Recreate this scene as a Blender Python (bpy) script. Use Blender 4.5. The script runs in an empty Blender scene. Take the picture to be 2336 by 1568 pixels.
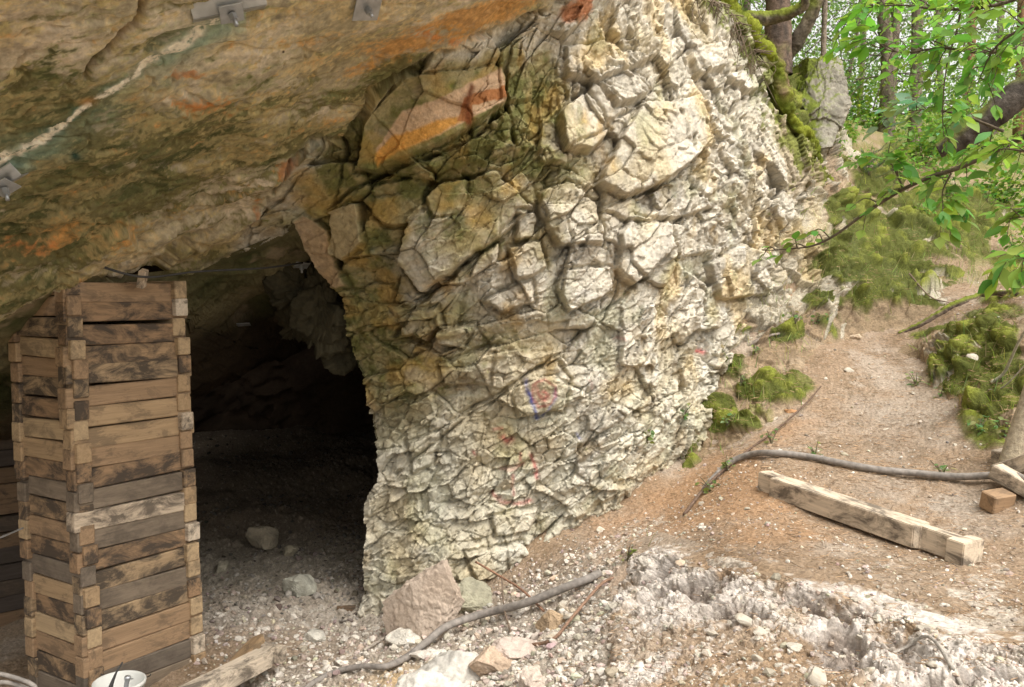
import bpy, math, random
import numpy as np
from mathutils import Vector, Matrix
random.seed(7); RNG = np.random.default_rng(7)
SC = bpy.context.scene; COL = SC.collection

# ------------------------------------------------------------------ camera, sky, sun, exposure
F = 2023.0; CX, CY = 1168.0, 784.0           # focal length and centre on a 2336 x 1568 frame
PITCH = math.radians(3.0); EYE = 1.65
cam_d = bpy.data.cameras.new("camera"); cam = bpy.data.objects.new("camera", cam_d); COL.objects.link(cam)
cam.location = (0, 0, EYE); cam.rotation_euler = (math.radians(90) - PITCH, 0, 0)
cam_d.sensor_width = 36.0; cam_d.lens = F / 2336 * 36.0; cam_d.clip_start = 0.05; cam_d.clip_end = 400
SC.camera = cam

SUN_EL, SUN_AZ = math.radians(58), math.radians(140)   # azimuth clockwise from +Y: behind the camera, to its right
world = bpy.data.worlds.new("World"); SC.world = world; world.use_nodes = True
wn = world.node_tree; wn.nodes.clear()
sky = wn.nodes.new('ShaderNodeTexSky'); sky.sky_type = 'NISHITA'; sky.sun_disc = False
sky.sun_elevation = SUN_EL; sky.sun_rotation = SUN_AZ; sky.air_density = 1.0; sky.dust_density = 4.0; sky.ozone_density = 1.0
hsv = wn.nodes.new('ShaderNodeHueSaturation'); hsv.inputs['Saturation'].default_value = 0.12
tint = wn.nodes.new('ShaderNodeMix'); tint.data_type = 'RGBA'; tint.blend_type = 'MULTIPLY'; tint.inputs[0].default_value = 1.0
tint.inputs[7].default_value = (1.0, 0.965, 0.915, 1)
bg = wn.nodes.new('ShaderNodeBackground'); bg.inputs['Strength'].default_value = 0.15
wo = wn.nodes.new('ShaderNodeOutputWorld')
wn.links.new(sky.outputs[0], hsv.inputs['Color']); wn.links.new(hsv.outputs[0], tint.inputs[6])
wn.links.new(tint.outputs[2], bg.inputs[0]); wn.links.new(bg.outputs[0], wo.inputs[0])
sd_ = bpy.data.lights.new("sun", 'SUN'); sun = bpy.data.objects.new("sun", sd_); COL.objects.link(sun)
sd_.energy = 1.1; sd_.angle = math.radians(35); sd_.color = (1.0, 0.95, 0.885)
_d = Vector((math.sin(SUN_AZ) * math.cos(SUN_EL), math.cos(SUN_AZ) * math.cos(SUN_EL), math.sin(SUN_EL)))
sun.rotation_euler = _d.to_track_quat('Z', 'Y').to_euler(); sun.location = (6, -8, 12)
SC.view_settings.view_transform = 'Standard'; SC.view_settings.look = 'None'
SC.view_settings.gamma = 1; SC.view_settings.use_curve_mapping = False
SC.view_settings.exposure = 1.08
SC.render.engine = 'CYCLES'
SC.cycles.max_bounces = 10; SC.cycles.diffuse_bounces = 6; SC.cycles.use_denoising = True
SC.cycles.caustics_reflective = False; SC.cycles.caustics_refractive = False

cp, sp = math.cos(PITCH), math.sin(PITCH)
def ray(u, v):
    a = (np.asarray(u, float) - CX) / F; b = (np.asarray(v, float) - CY) / F
    return np.stack([a, cp - b * sp, -sp - b * cp], -1)
def pix(u, v, d):
    """point seen at (u, v) at distance d along the view axis"""
    return np.array([0, 0, EYE]) + ray(u, v) * np.asarray(d, float)[..., None]
def proj(P):
    x, y, z = P[..., 0], P[..., 1], P[..., 2] - EYE
    dep = np.maximum(y * cp - z * sp, 0.05); up = y * sp + z * cp
    return CX + F * x / dep, CY - F * up / dep, dep

# ------------------------------------------------------------------ noise
def _h(ix, iy, iz, s):
    h = (ix.astype(np.uint32) * np.uint32(374761393) + iy.astype(np.uint32) * np.uint32(668265263)
         + iz.astype(np.uint32) * np.uint32(2147483647) + np.uint32((s * 974711 + 12345) & 0xffffffff))
    h ^= h >> np.uint32(13); h *= np.uint32(1274126177); h ^= h >> np.uint32(16)
    h *= np.uint32(2246822519); h ^= h >> np.uint32(15)
    return h
def _f(h): return (h >> np.uint32(8)).astype(np.float32) / np.float32(16777216.0)
def vnoise(P, s=0):
    P = P.astype(np.float32); I = np.floor(P).astype(np.int32); f = P - I; f = f * f * (3 - 2 * f)
    x, y, z = I[..., 0], I[..., 1], I[..., 2]; fx, fy, fz = f[..., 0], f[..., 1], f[..., 2]
    r = 0
    for dx in (0, 1):
        wx = fx if dx else 1 - fx
        for dy in (0, 1):
            wy = fy if dy else 1 - fy
            for dz in (0, 1):
                wz = fz if dz else 1 - fz
                r = r + wx * wy * wz * _f(_h(x + dx, y + dy, z + dz, s))
    return r * 2 - 1
def fbm(P, o=4, s=0, g=0.5):
    r = 0; a = 1.0; t = 0
    for k in range(o):
        r = r + a * vnoise(P * (2.03 ** k) + k * 17.3, s + k); t += a; a *= g
    return r / t
def voro(P, s=0, jit=0.95, flat=False):
    P = P.astype(np.float32); I = np.floor(P).astype(np.int32)
    n = P.shape[:-1]; F1 = np.full(n, 9., np.float32); F2 = F1.copy()
    ID = np.zeros(n, np.uint32); D = np.zeros(P.shape, np.float32)
    for dx in (-1, 0, 1):
        for dy in (-1, 0, 1):
            for dz in ((0,) if flat else (-1, 0, 1)):
                cx, cy, cz = I[..., 0] + dx, I[..., 1] + dy, I[..., 2] + dz
                h = _h(cx, cy, cz, s); h2 = _h(cx, cy, cz, s + 101); h3 = _h(cx, cy, cz, s + 202)
                v = np.stack([P[..., 0] - (cx + .5 + jit * (_f(h) - .5)), P[..., 1] - (cy + .5 + jit * (_f(h2) - .5)),
                              (P[..., 2] * 0 if flat else P[..., 2] - (cz + .5 + jit * (_f(h3) - .5)))], -1)
                d = np.sqrt((v * v).sum(-1)); m = d < F1
                F2 = np.where(m, F1, np.minimum(F2, d)); F1 = np.where(m, d, F1)
                ID = np.where(m, h, ID); D = np.where(m[..., None], v, D)
    return F1, F2, ID, D
def rnd(ID, k):
    h = ID * np.uint32(2654435761) + np.uint32(k * 7919 + 13); h ^= h >> np.uint32(14); h *= np.uint32(2246822519); h ^= h >> np.uint32(13)
    return _f(h)
def ss(a, b, x):
    t = np.clip((x - a) / (b - a), 0, 1); return t * t * (3 - 2 * t)
def plane_cells(P, s, amp, tilt, crack, cw=0.10):
    F1, F2, ID, D = voro(P, s)
    g = np.stack([rnd(ID, 1), rnd(ID, 2), rnd(ID, 3)], -1) * 2 - 1
    h = amp * (rnd(ID, 4) * 2 - 1) + tilt * (g * D).sum(-1) - crack * (1 - ss(0, cw, F2 - F1))
    return h, ID, F2 - F1
def rbf(pts, vals, smooth=1e-6):
    pts = np.asarray(pts, float); vals = np.asarray(vals, float); n, k = pts.shape
    sc = pts.std(0).mean(); c = pts.mean(0); X = (pts - c) / sc; e = 0.01
    K = np.sqrt(((X[:, None] - X[None]) ** 2).sum(-1) + e) + smooth * np.eye(n)
    A = np.zeros((n + k + 1, n + k + 1)); A[:n, :n] = K; A[:n, n] = 1; A[:n, n + 1:] = X; A[n, :n] = 1; A[n + 1:, :n] = X.T
    w = np.linalg.solve(A, np.concatenate([vals, np.zeros(k + 1)]))
    def f(Q):
        Q = (np.asarray(Q, float) - c) / sc; r = w[n] + Q @ w[n + 1:]
        for i in range(n):
            r = r + w[i] * np.sqrt(((Q - X[i]) ** 2).sum(-1) + e)
        return r
    return f
def pdist(U, V, poly, closed=False):
    """distance to a polyline"""
    P = list(poly) + ([poly[0]] if closed else []); best = np.full(np.shape(U), 1e9)
    for (x0, y0), (x1, y1) in zip(P[:-1], P[1:]):
        dx, dy = x1 - x0, y1 - y0; L = dx * dx + dy * dy
        t = np.clip(((U - x0) * dx + (V - y0) * dy) / L, 0, 1)
        best = np.minimum(best, np.hypot(U - x0 - t * dx, V - y0 - t * dy))
    return best
def inside(U, V, poly):
    r = np.zeros(np.shape(U), bool); n = len(poly)
    for i in range(n):
        x0, y0 = poly[i]; x1, y1 = poly[(i + 1) % n]
        if y0 == y1: continue
        c = ((y0 > V) != (y1 > V)) & (U < (x1 - x0) * (V - y0) / (y1 - y0) + x0); r ^= c
    return r
def sdpoly(U, V, poly):
    """positive inside"""
    d = pdist(U, V, poly, True); return np.where(inside(U, V, poly), d, -d)
def blob(U, V, cx, cy, rx, ry, ang=0):
    a = math.radians(ang); x = (U - cx) * math.cos(a) - (V - cy) * math.sin(a); y = (U - cx) * math.sin(a) + (V - cy) * math.cos(a)
    return np.exp(-((x / rx) ** 2 + (y / ry) ** 2))
def mixc(c, col, m): return c * (1 - m[..., None]) + np.asarray(col) * m[..., None]

# ------------------------------------------------------------------ meshes and materials
def tag(o, label=None, cat=None, group=None, kind=None):
    if label: o['label'] = label
    if cat: o['category'] = cat
    if group: o['group'] = group
    if kind: o['kind'] = kind
    return o
def link(name, me, mat=None, parent=None, smooth=True):
    o = bpy.data.objects.new(name, me); COL.objects.link(o)
    if mat: me.materials.append(mat)
    if parent: o.parent = parent
    return o
def npmesh(name, V, Fc, mat=None, parent=None, col=None, smooth=True, uv=None):
    """V (n,3), Fc (m,k) equal sized faces"""
    V = np.ascontiguousarray(V, np.float32).reshape(-1, 3); Fc = np.ascontiguousarray(Fc, np.int32); m, k = Fc.shape
    me = bpy.data.meshes.new(name); me.vertices.add(len(V)); me.vertices.foreach_set('co', V.ravel())
    me.loops.add(m * k); me.loops.foreach_set('vertex_index', Fc.ravel())
    me.polygons.add(m); me.polygons.foreach_set('loop_start', np.arange(0, m * k, k, dtype=np.int32))
    me.polygons.foreach_set('loop_total', np.full(m, k, np.int32))
    me.polygons.foreach_set('use_smooth', np.full(m, smooth, bool)); me.update(calc_edges=True)
    if col is not None:
        at = me.color_attributes.new('Col', 'FLOAT_COLOR', 'POINT'); c = np.ones((len(V), 4), np.float32); c[:, :3] = np.clip(col, 0, 1)
        at.data.foreach_set('color', c.ravel())
    return link(name, me, mat, parent)
def grid_faces(nr, nc):
    i = np.arange(nr - 1)[:, None] * nc + np.arange(nc - 1)[None]
    return np.stack([i, i + 1, i + nc + 1, i + nc], -1).reshape(-1, 4)
def prune(V, Fc, col=None):
    use = np.unique(Fc); mp = np.zeros(len(V), np.int64); mp[use] = np.arange(len(use))
    return V[use], mp[Fc], (None if col is None else col[use])
def empty(name, loc, rz=0.0):
    o = bpy.data.objects.new(name, None); COL.objects.link(o); o.location = loc; o.rotation_euler = (0, 0, rz); o.empty_display_size = .2; return o

def mat_new(name):
    m = bpy.data.materials.new(name); m.use_nodes = True; nt = m.node_tree; b = nt.nodes['Principled BSDF']; return m, nt, b
def nd(nt, t, **k):
    n = nt.nodes.new(t)
    for a, v in k.items():
        if a.startswith('i_'): n.inputs[a[2:].replace('_', ' ')].default_value = v
        else: setattr(n, a, v)
    return n
def mat_vcol(name, rough=.92, scale=30., var=.25, bump=.5, dist=.01, scale2=120., transl=0., spec=.2):
    """rock / soil: colour attribute times fine noise, with fine bump in object space"""
    m, nt, b = mat_new(name); L = nt.links.new
    at = nd(nt, 'ShaderNodeAttribute', attribute_name='Col'); tc = nd(nt, 'ShaderNodeTexCoord')
    n1 = nd(nt, 'ShaderNodeTexNoise', i_Scale=scale, i_Detail=8., i_Roughness=.65); L(tc.outputs['Object'], n1.inputs['Vector'])
    n2 = nd(nt, 'ShaderNodeTexNoise', i_Scale=scale2, i_Detail=4., i_Roughness=.7); L(tc.outputs['Object'], n2.inputs['Vector'])
    mr = nd(nt, 'ShaderNodeMapRange'); mr.inputs[1].default_value = .3; mr.inputs[2].default_value = .7
    mr.inputs[3].default_value = 1 - var; mr.inputs[4].default_value = 1 + var; L(n1.outputs[0], mr.inputs[0])
    mx = nd(nt, 'ShaderNodeVectorMath', operation='SCALE'); L(at.outputs['Color'], mx.inputs[0]); L(mr.outputs[0], mx.inputs['Scale'])
    L(mx.outputs[0], b.inputs['Base Color']); b.inputs['Roughness'].default_value = rough; b.inputs['Specular IOR Level'].default_value = spec
    ad = nd(nt, 'ShaderNodeMath', operation='ADD'); L(n1.outputs[0], ad.inputs[0])
    m2 = nd(nt, 'ShaderNodeMath', operation='MULTIPLY'); m2.inputs[1].default_value = .4; L(n2.outputs[0], m2.inputs[0]); L(m2.outputs[0], ad.inputs[1])
    bp = nd(nt, 'ShaderNodeBump'); bp.inputs['Strength'].default_value = bump; bp.inputs['Distance'].default_value = dist
    L(ad.outputs[0], bp.inputs['Height']); L(bp.outputs[0], b.inputs['Normal'])
    return m
def mat_leaf(name, tr=.5):
    m, nt, b = mat_new(name); L = nt.links.new
    at = nd(nt, 'ShaderNodeAttribute', attribute_name='Col'); t = nd(nt, 'ShaderNodeBsdfTranslucent'); mx = nd(nt, 'ShaderNodeMixShader')
    mx.inputs[0].default_value = tr; b.inputs['Roughness'].default_value = .45; b.inputs['Specular IOR Level'].default_value = .35
    hs = nd(nt, 'ShaderNodeHueSaturation'); hs.inputs['Value'].default_value = 1.5; hs.inputs['Hue'].default_value = .485; L(at.outputs['Color'], hs.inputs['Color'])
    L(at.outputs['Color'], b.inputs['Base Color']); L(hs.outputs[0], t.inputs['Color'])
    L(b.outputs[0], mx.inputs[1]); L(t.outputs[0], mx.inputs[2]); L(mx.outputs[0], nt.nodes['Material Output'].inputs[0]); return m
def mat_plain(name, col, rough=.6, metal=0., scale=20., var=.2, bump=.1):
    m, nt, b = mat_new(name); L = nt.links.new; tc = nd(nt, 'ShaderNodeTexCoord')
    n = nd(nt, 'ShaderNodeTexNoise', i_Scale=scale, i_Detail=6.); L(tc.outputs['Object'], n.inputs['Vector'])
    r = nd(nt, 'ShaderNodeValToRGB'); r.color_ramp.elements[0].position = .3; r.color_ramp.elements[1].position = .72
    r.color_ramp.elements[0].color = (*[c * (1 - var) for c in col], 1); r.color_ramp.elements[1].color = (*[min(1, c * (1 + var)) for c in col], 1)
    L(n.outputs[0], r.inputs[0]); L(r.outputs[0], b.inputs['Base Color']); b.inputs['Roughness'].default_value = rough; b.inputs['Metallic'].default_value = metal
    bp = nd(nt, 'ShaderNodeBump'); bp.inputs['Strength'].default_value = bump; bp.inputs['Distance'].default_value = .005; L(n.outputs[0], bp.inputs['Height']); L(bp.outputs[0], b.inputs['Normal'])
    return m
def mat_wood(name, ramp, stain=.5, gain=1.0, sc=(.5, .6)):
    """sawn timber: per-object tone from object random, grain along local x, dark weather stains"""
    m, nt, b = mat_new(name); L = nt.links.new; tc = nd(nt, 'ShaderNodeTexCoord'); oi = nd(nt, 'ShaderNodeObjectInfo')
    off = nd(nt, 'ShaderNodeVectorMath', operation='SCALE'); off.inputs[0].default_value = (37., 91., 53.); L(oi.outputs['Random'], off.inputs['Scale'])
    ad = nd(nt, 'ShaderNodeVectorMath', operation='ADD'); L(tc.outputs['Object'], ad.inputs[0]); L(off.outputs[0], ad.inputs[1])
    mp = nd(nt, 'ShaderNodeMapping'); mp.inputs['Scale'].default_value = (1.6, 26., 26.); L(ad.outputs[0], mp.inputs[0])
    g = nd(nt, 'ShaderNodeTexNoise', i_Scale=1.6, i_Detail=8., i_Roughness=.7, i_Distortion=.6); L(mp.outputs[0], g.inputs['Vector'])
    mp2 = nd(nt, 'ShaderNodeMapping'); mp2.inputs['Scale'].default_value = (2.4, 5., 5.); L(ad.outputs[0], mp2.inputs[0])
    st = nd(nt, 'ShaderNodeTexNoise', i_Scale=1.5, i_Detail=6., i_Roughness=.72, i_Distortion=.5); L(mp2.outputs[0], st.inputs['Vector'])
    tone = nd(nt, 'ShaderNodeValToRGB'); tone.color_ramp.interpolation = 'CONSTANT'
    e = tone.color_ramp.elements; e[0].position = 0; e[0].color = (*ramp[0], 1); e[1].position = 1 / len(ramp); e[1].color = (*ramp[1], 1)
    for k in range(2, len(ramp)): x = e.new(k / len(ramp)); x.color = (*ramp[k], 1)
    r2 = nd(nt, 'ShaderNodeMath', operation='FRACT'); r3 = nd(nt, 'ShaderNodeMath', operation='MULTIPLY'); r3.inputs[1].default_value = 13.7
    L(oi.outputs['Random'], r3.inputs[0]); L(r3.outputs[0], r2.inputs[0]); L(r2.outputs[0], tone.inputs[0])
    gr = nd(nt, 'ShaderNodeMapRange'); gr.inputs[1].default_value = .3; gr.inputs[2].default_value = .7; gr.inputs[3].default_value = .72 * gain; gr.inputs[4].default_value = 1.22 * gain; L(g.outputs[0], gr.inputs[0])
    c1 = nd(nt, 'ShaderNodeVectorMath', operation='SCALE'); L(tone.outputs[0], c1.inputs[0]); L(gr.outputs[0], c1.inputs['Scale'])
    sr = nd(nt, 'ShaderNodeMapRange'); sr.inputs[1].default_value = sc[0]; sr.inputs[2].default_value = sc[1]; sr.inputs[3].default_value = 0; sr.inputs[4].default_value = stain; L(st.outputs[0], sr.inputs[0])
    mx = nd(nt, 'ShaderNodeMix', data_type='RGBA'); L(sr.outputs[0], mx.inputs[0]); L(c1.outputs[0], mx.inputs[6]); mx.inputs[7].default_value = (.062, .050, .040, 1)
    L(mx.outputs[2], b.inputs['Base Color']); b.inputs['Roughness'].default_value = .8; b.inputs['Specular IOR Level'].default_value = .2
    bp = nd(nt, 'ShaderNodeBump'); bp.inputs['Strength'].default_value = .35; bp.inputs['Distance'].default_value = .004; L(g.outputs[0], bp.inputs['Height']); L(bp.outputs[0], b.inputs['Normal'])
    return m
M_ROCK = mat_vcol('limestone', scale=22, var=.22, bump=.7, dist=.02, scale2=95)
M_CEIL = mat_vcol('ceiling_stone', scale=16, var=.20, bump=.6, dist=.018, scale2=70)
M_SOIL = mat_vcol('soil', scale=45, var=.35, bump=.8, dist=.02, scale2=160)
M_STONE = mat_vcol('loose_stone', scale=35, var=.2, bump=.6, dist=.01, scale2=120)
M_MOSS = mat_vcol('moss', scale=60, var=.3, bump=.5, dist=.01, spec=.05)
M_BARK = mat_vcol('bark', scale=28, var=.4, bump=.9, dist=.02, scale2=80)
M_LEAF = mat_leaf('leaf'); M_GRASS = mat_leaf('grass', .35)
M_WOOD = mat_wood('tan_timber', [(.39, .27, .155), (.33, .22, .13), (.44, .32, .19)], .45)
M_WOODP = mat_wood('pale_timber', [(.60, .50, .38), (.56, .45, .33), (.58, .49, .38)], .8, sc=(.46, .60))
M_WOODS = mat_wood('stained_timber', [(.35, .235, .135), (.31, .20, .115), (.38, .27, .16)], .92, sc=(.40, .56))
M_WOODG = mat_wood('grey_timber', [(.20, .16, .12), (.23, .18, .13), (.165, .135, .105)], .55, sc=(.42, .62))
M_WOODD = mat_wood('dark_timber', [(.10, .075, .055), (.15, .10, .06), (.075, .06, .05), (.19, .125, .075)], .8)
M_STEEL = mat_plain('galvanised_steel', (.42, .43, .44), .42, .75, 12, .25)
M_HOSE = mat_plain('dusty_rubber', (.24, .215, .19), .8, 0, 25, .35)
M_WIRE = mat_plain('dark_wire', (.05, .048, .045), .6, .3)
M_PLASTIC = mat_plain('white_plastic', (.62, .62, .58), .4, 0, 6, .12)

def tube(pts, rad, seg=8, cap=True):
    P = np.asarray(pts, float); n = len(P); rad = np.broadcast_to(np.asarray(rad, float), (n,))
    T = np.gradient(P, axis=0); T /= np.linalg.norm(T, axis=1)[:, None] + 1e-9
    N = np.zeros_like(P); a = np.array([0, 0, 1.]) if abs(T[0, 2]) < .9 else np.array([1., 0, 0])
    v = np.cross(T[0], a); v /= np.linalg.norm(v); N[0] = v
    for i in range(1, n):
        v = N[i - 1] - T[i] * (N[i - 1] @ T[i]); N[i] = v / (np.linalg.norm(v) + 1e-9)
    B = np.cross(T, N); th = np.linspace(0, 2 * np.pi, seg, endpoint=False)
    V = P[:, None] + rad[:, None, None] * (np.cos(th)[None, :, None] * N[:, None] + np.sin(th)[None, :, None] * B[:, None])
    i = np.arange(n - 1)[:, None] * seg; j = np.arange(seg)[None]; j2 = (j + 1) % seg
    Fc = np.stack([i + j, i + j2, i + j2 + seg, i + j + seg], -1).reshape(-1, 4)
    V = V.reshape(-1, 3)
    if cap:
        V = np.concatenate([V, P[:1], P[-1:]]); a0, a1 = len(V) - 2, len(V) - 1; jj = np.arange(seg); k2 = (jj + 1) % seg; z = (n - 1) * seg
        Fc = np.concatenate([Fc, np.stack([k2, jj, np.full(seg, a0), np.full(seg, a0)], -1)[:, [0, 1, 2, 2]] * 1, np.stack([z + jj, z + k2, np.full(seg, a1), np.full(seg, a1)], -1)])
        # degenerate quads are turned into triangles by the caller (poly_mesh)
    return V, Fc
def poly_mesh(name, V, Fc, mat=None, parent=None, col=None, smooth=True):
    """mixed quads and triangles (a repeated last index marks a triangle)"""
    V = np.asarray(V, np.float32); Fc = np.asarray(Fc); tri = Fc[:, 2] == Fc[:, 3]
    me = bpy.data.meshes.new(name)
    me.from_pydata(V.tolist(), [], [list(map(int, f[:3])) if t else list(map(int, f)) for f, t in zip(Fc, tri)])
    me.polygons.foreach_set('use_smooth', np.full(len(me.polygons), smooth, bool))
    if col is not None:
        at = me.color_attributes.new('Col', 'FLOAT_COLOR', 'POINT'); c = np.ones((len(V), 4), np.float32); c[:, :3] = np.clip(col, 0, 1); at.data.foreach_set('color', c.ravel())
    me.update(); return link(name, me, mat, parent)
def join(parts):
    Vs, Fs, n = [], [], 0
    for V, Fc in parts: Vs.append(V); Fs.append(np.asarray(Fc) + n); n += len(V)
    return np.concatenate(Vs), np.concatenate(Fs)
def spline(pts, n):
    P = np.asarray(pts, float); Q = np.concatenate([2 * P[:1] - P[1:2], P, 2 * P[-1:] - P[-2:-1]]); out = []
    m = len(P) - 1; T = np.linspace(0, m, n)
    for t in T:
        i = min(int(t), m - 1); f = t - i; a, b, c, d = Q[i:i + 4]
        out.append(.5 * ((2 * b) + (-a + c) * f + (2 * a - 5 * b + 4 * c - d) * f * f + (-a + 3 * b - 3 * c + d) * f ** 3))
    return np.array(out)
# ------------------------------------------------------------------ the rock: overhanging bed and broken cliff as one sheet
def ceil_depth(u, v, lift=0.0):
    """the bedding plane that makes the roof dips 31 degrees to the left"""
    r = ray(u, v); ax, ay = .609, -.125; k = 2.76 + lift - EYE + ax * 1.905 - ay * 3.3
    return k / (r[..., 2] - ax * r[..., 0] - ay * r[..., 1])
CP = []
for u, v in [(-560, -420), (-560, 0), (-560, 350), (-560, 700), (-560, 950), (-200, -420), (-200, 0), (-200, 350), (-200, 800), (200, -420), (600, -420), (1000, -420), (1350, -420), (0, 0), (300, 0), (500, 20), (835, 25), (1100, 10),
             (200, -200), (700, -200), (1150, -200), (0, 360), (300, 300), (600, 250), (740, 300), (0, 550), (300, 500), (560, 440), (0, 720), (240, 640), (440, 625), (1000, 60)]:
    CP.append((u, v, float(ceil_depth(u, v))))
CP += [(640, 515, 7.0), (850, 210, 6.05), (1150, 60, 6.25), (1300, 20, 6.75), (1450, -100, 7.6), (1500, -420, 9.5), (1700, -300, 11.5), (1000, 300, 6.35), (1150, 235, 6.6), (930, 600, 6.95), (700, 560, 7.1), (760, 650, 7.35),
       (820, 800, 7.6), (860, 1000, 7.75), (835, 1200, 7.75), (820, 1400, 7.65), (740, 1650, 7.5), (1100, 500, 6.85), (1200, 750, 7.35), (1000, 1000, 7.6), (1050, 1380, 7.35), (1200, 1100, 7.6),
       (1300, 1200, 7.85), (1420, 1150, 8.1), (1500, 900, 8.2), (1400, 600, 7.6), (1450, 300, 7.6), (1400, 100, 7.4), (1500, 0, 8.1), (1600, 20, 9.1), (1560, 100, 8.5), (1620, 300, 8.6), (1600, 600, 8.5),
       (1600, 1010, 8.75), (1640, 870, 9.15), (1700, 740, 9.5), (1750, 640, 9.85), (1790, 560, 10.1), (1830, 420, 10.25), (1750, 300, 9.7), (1700, 200, 9.5), (1680, 60, 9.5), (1700, 450, 9.1),
       (1900, 500, 11.4), (1850, 750, 10.8), (1750, 950, 9.8), (1600, 1200, 9.1), (1400, 1350, 8.6), (1200, 1500, 8.2), (1000, 1600, 7.9), (1500, 1100, 8.4)]
CPA = np.array(CP); f_dep = rbf(CPA[:, :2], np.log(CPA[:, 2]))
# outline of the cave mouth as the rock edge runs
MOUTH = [(-700, 960), (-560, 940), (-300, 850), (-60, 760), (0, 728), (60, 700), (110, 668), (150, 648), (170, 632), (215, 628), (240, 640), (300, 634), (330, 630), (400, 622), (460, 612), (520, 590), (560, 572), (610, 552), (655, 528), (668, 505), (680, 530), (690, 552),
         (705, 585), (728, 622), (750, 648), (778, 668), (786, 720), (800, 790), (812, 840), (832, 872), (842, 930), (850, 990), (862, 1030), (866, 1080), (858, 1110), (838, 1130), (832, 1180), (836, 1230), (828, 1290), (826, 1350), (815, 1400), (800, 1500), (760, 1700)]
MPOLY = MOUTH + [(-900, 1700), (-900, 960)]
# right-hand limit, where hillside takes over
EDGE = [(1560, -420), (1600, -100), (1640, -10), (1700, 60), (1755, 150), (1775, 230), (1810, 290), (1855, 330), (1880, 420), (1890, 500), (1870, 620), (1830, 740), (1770, 880), (1730, 980), (1680, 1080), (1600, 1250), (1400, 1420), (1200, 1560), (1000, 1700)]
EPOLY = EDGE + [(-900, 1700), (-900, -420)]
CONTACT = [(520, 590), (575, 500), (625, 440), (668, 372), (720, 330), (790, 325), (835, 262), (905, 186), (1000, 128), (1100, 84), (1200, 44), (1255, 25), (1330, -40), (1450, -200), (1520, -420)]
CEILP = [(-900, 1200), (-900, -420)] + CONTACT[::-1]
BLOCKS = [  # outline, how far it stands out, lean across, lean down
    ([(845, 215), (905, 180), (1140, 150), (1158, 235), (1060, 305), (870, 393), (812, 392), (835, 270)], .20, .02, .16),
    ([(935, 505), (1000, 425), (1130, 395), (1215, 470), (1140, 545), (965, 668), (915, 605)], .30, -.10, .10),
    ([(752, 482), (820, 462), (838, 555), (782, 598), (752, 575)], .20, .10, .0),
    ([(667, 507), (692, 490), (748, 525), (768, 600), (800, 655), (760, 655), (725, 625), (700, 580)], .10, .05, .05),
    ([(975, 450), (1010, 415), (1060, 410), (1065, 452), (1040, 490), (990, 495)], .22, .0, .05),
    ([(850, 425), (980, 400), (965, 480), (930, 520), (880, 512), (825, 460)], .14, .05, .10),
    ([(918, 610), (962, 672), (932, 697), (903, 690)], .20, .1, .0),
    ([(1368, 420), (1385, 365), (1460, 240), (1590, 222), (1612, 330), (1545, 400), (1430, 458)], .28, .05, .12),
    ([(1280, 345), (1272, 262), (1330, 205), (1388, 300), (1345, 350)], .28, -.08, .12),
    ([(1358, 188), (1395, 160), (1450, 172), (1480, 215), (1400, 248)], .16, .05, .08),
    ([(1405, 612), (1410, 540), (1440, 490), (1527, 510), (1530, 570), (1445, 652)], .24, .0, .12),
    ([(1230, 432), (1290, 415), (1365, 460), (1370, 560), (1270, 562), (1230, 490)], .17, .0, .08),
    ([(1268, 662), (1290, 620), (1390, 608), (1397, 665), (1300, 712)], .20, .0, .1),
    ([(1652, 168), (1720, 165), (1727, 205), (1690, 216)], .20, .0, .1),
    ([(1298, 102), (1400, 90), (1480, 140), (1360, 190), (1290, 170)], .14, .05, .1),
    ([(908, 722), (1000, 698), (1012, 740), (970, 782), (920, 762)], .18, .05, .08),
    ([(1000, 762), (1085, 738), (1055, 792), (1000, 787)], .14, .0, .06),
    ([(1100, 690), (1210, 640), (1217, 690), (1150, 712)], .16, .0, .08),
    ([(1170, 900), (1200, 860), (1270, 830), (1300, 870), (1285, 940), (1180, 952)], .13, .05, .0),
    ([(1618, 602), (1700, 555), (1762, 590), (1742, 680), (1640, 682)], .18, .05, .05),
    ([(1570, 92), (1640, 100), (1650, 160), (1590, 172)], .14, .0, .05),
    ([(1370, 480), (1560, 410), (1620, 470), (1530, 505), (1420, 500)], .10, .0, .05),
    ([(1160, 560), (1230, 550), (1250, 610), (1180, 640)], .14, .0, .05),
    ([(1180, 480), (1225, 485), (1220, 540), (1180, 545)], .10, .0, .05),
    ([(1130, 790), (1000, 830), (1010, 880), (1110, 880)], .08, .0, .05),
    ([(930, 1010), (1000, 985), (985, 1060), (940, 1080)], .10, .0, .03),
    ([(1060, 1260), (1190, 1240), (1240, 1290), (1090, 1330)], .13, .0, -.05),
    ([(1120, 1180), (1230, 1165), (1210, 1210), (1130, 1225)], .10, .0, -.05),
    ([(1140, 740), (1300, 728), (1290, 800), (1190, 815)], -.13, .0, .0),
    ([(1045, 860), (1165, 890), (1040, 965)], -.06, .0, .0),
    ([(1530, 592), (1625, 577), (1605, 642)], -.14, .0, .0),
    ([(1160, 400), (1220, 330), (1260, 420), (1200, 470)], -.10, .0, .0),
    ([(1150, 150), (1270, 110), (1285, 350), (1170, 250)], -.08, .0, .0),
]
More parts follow.
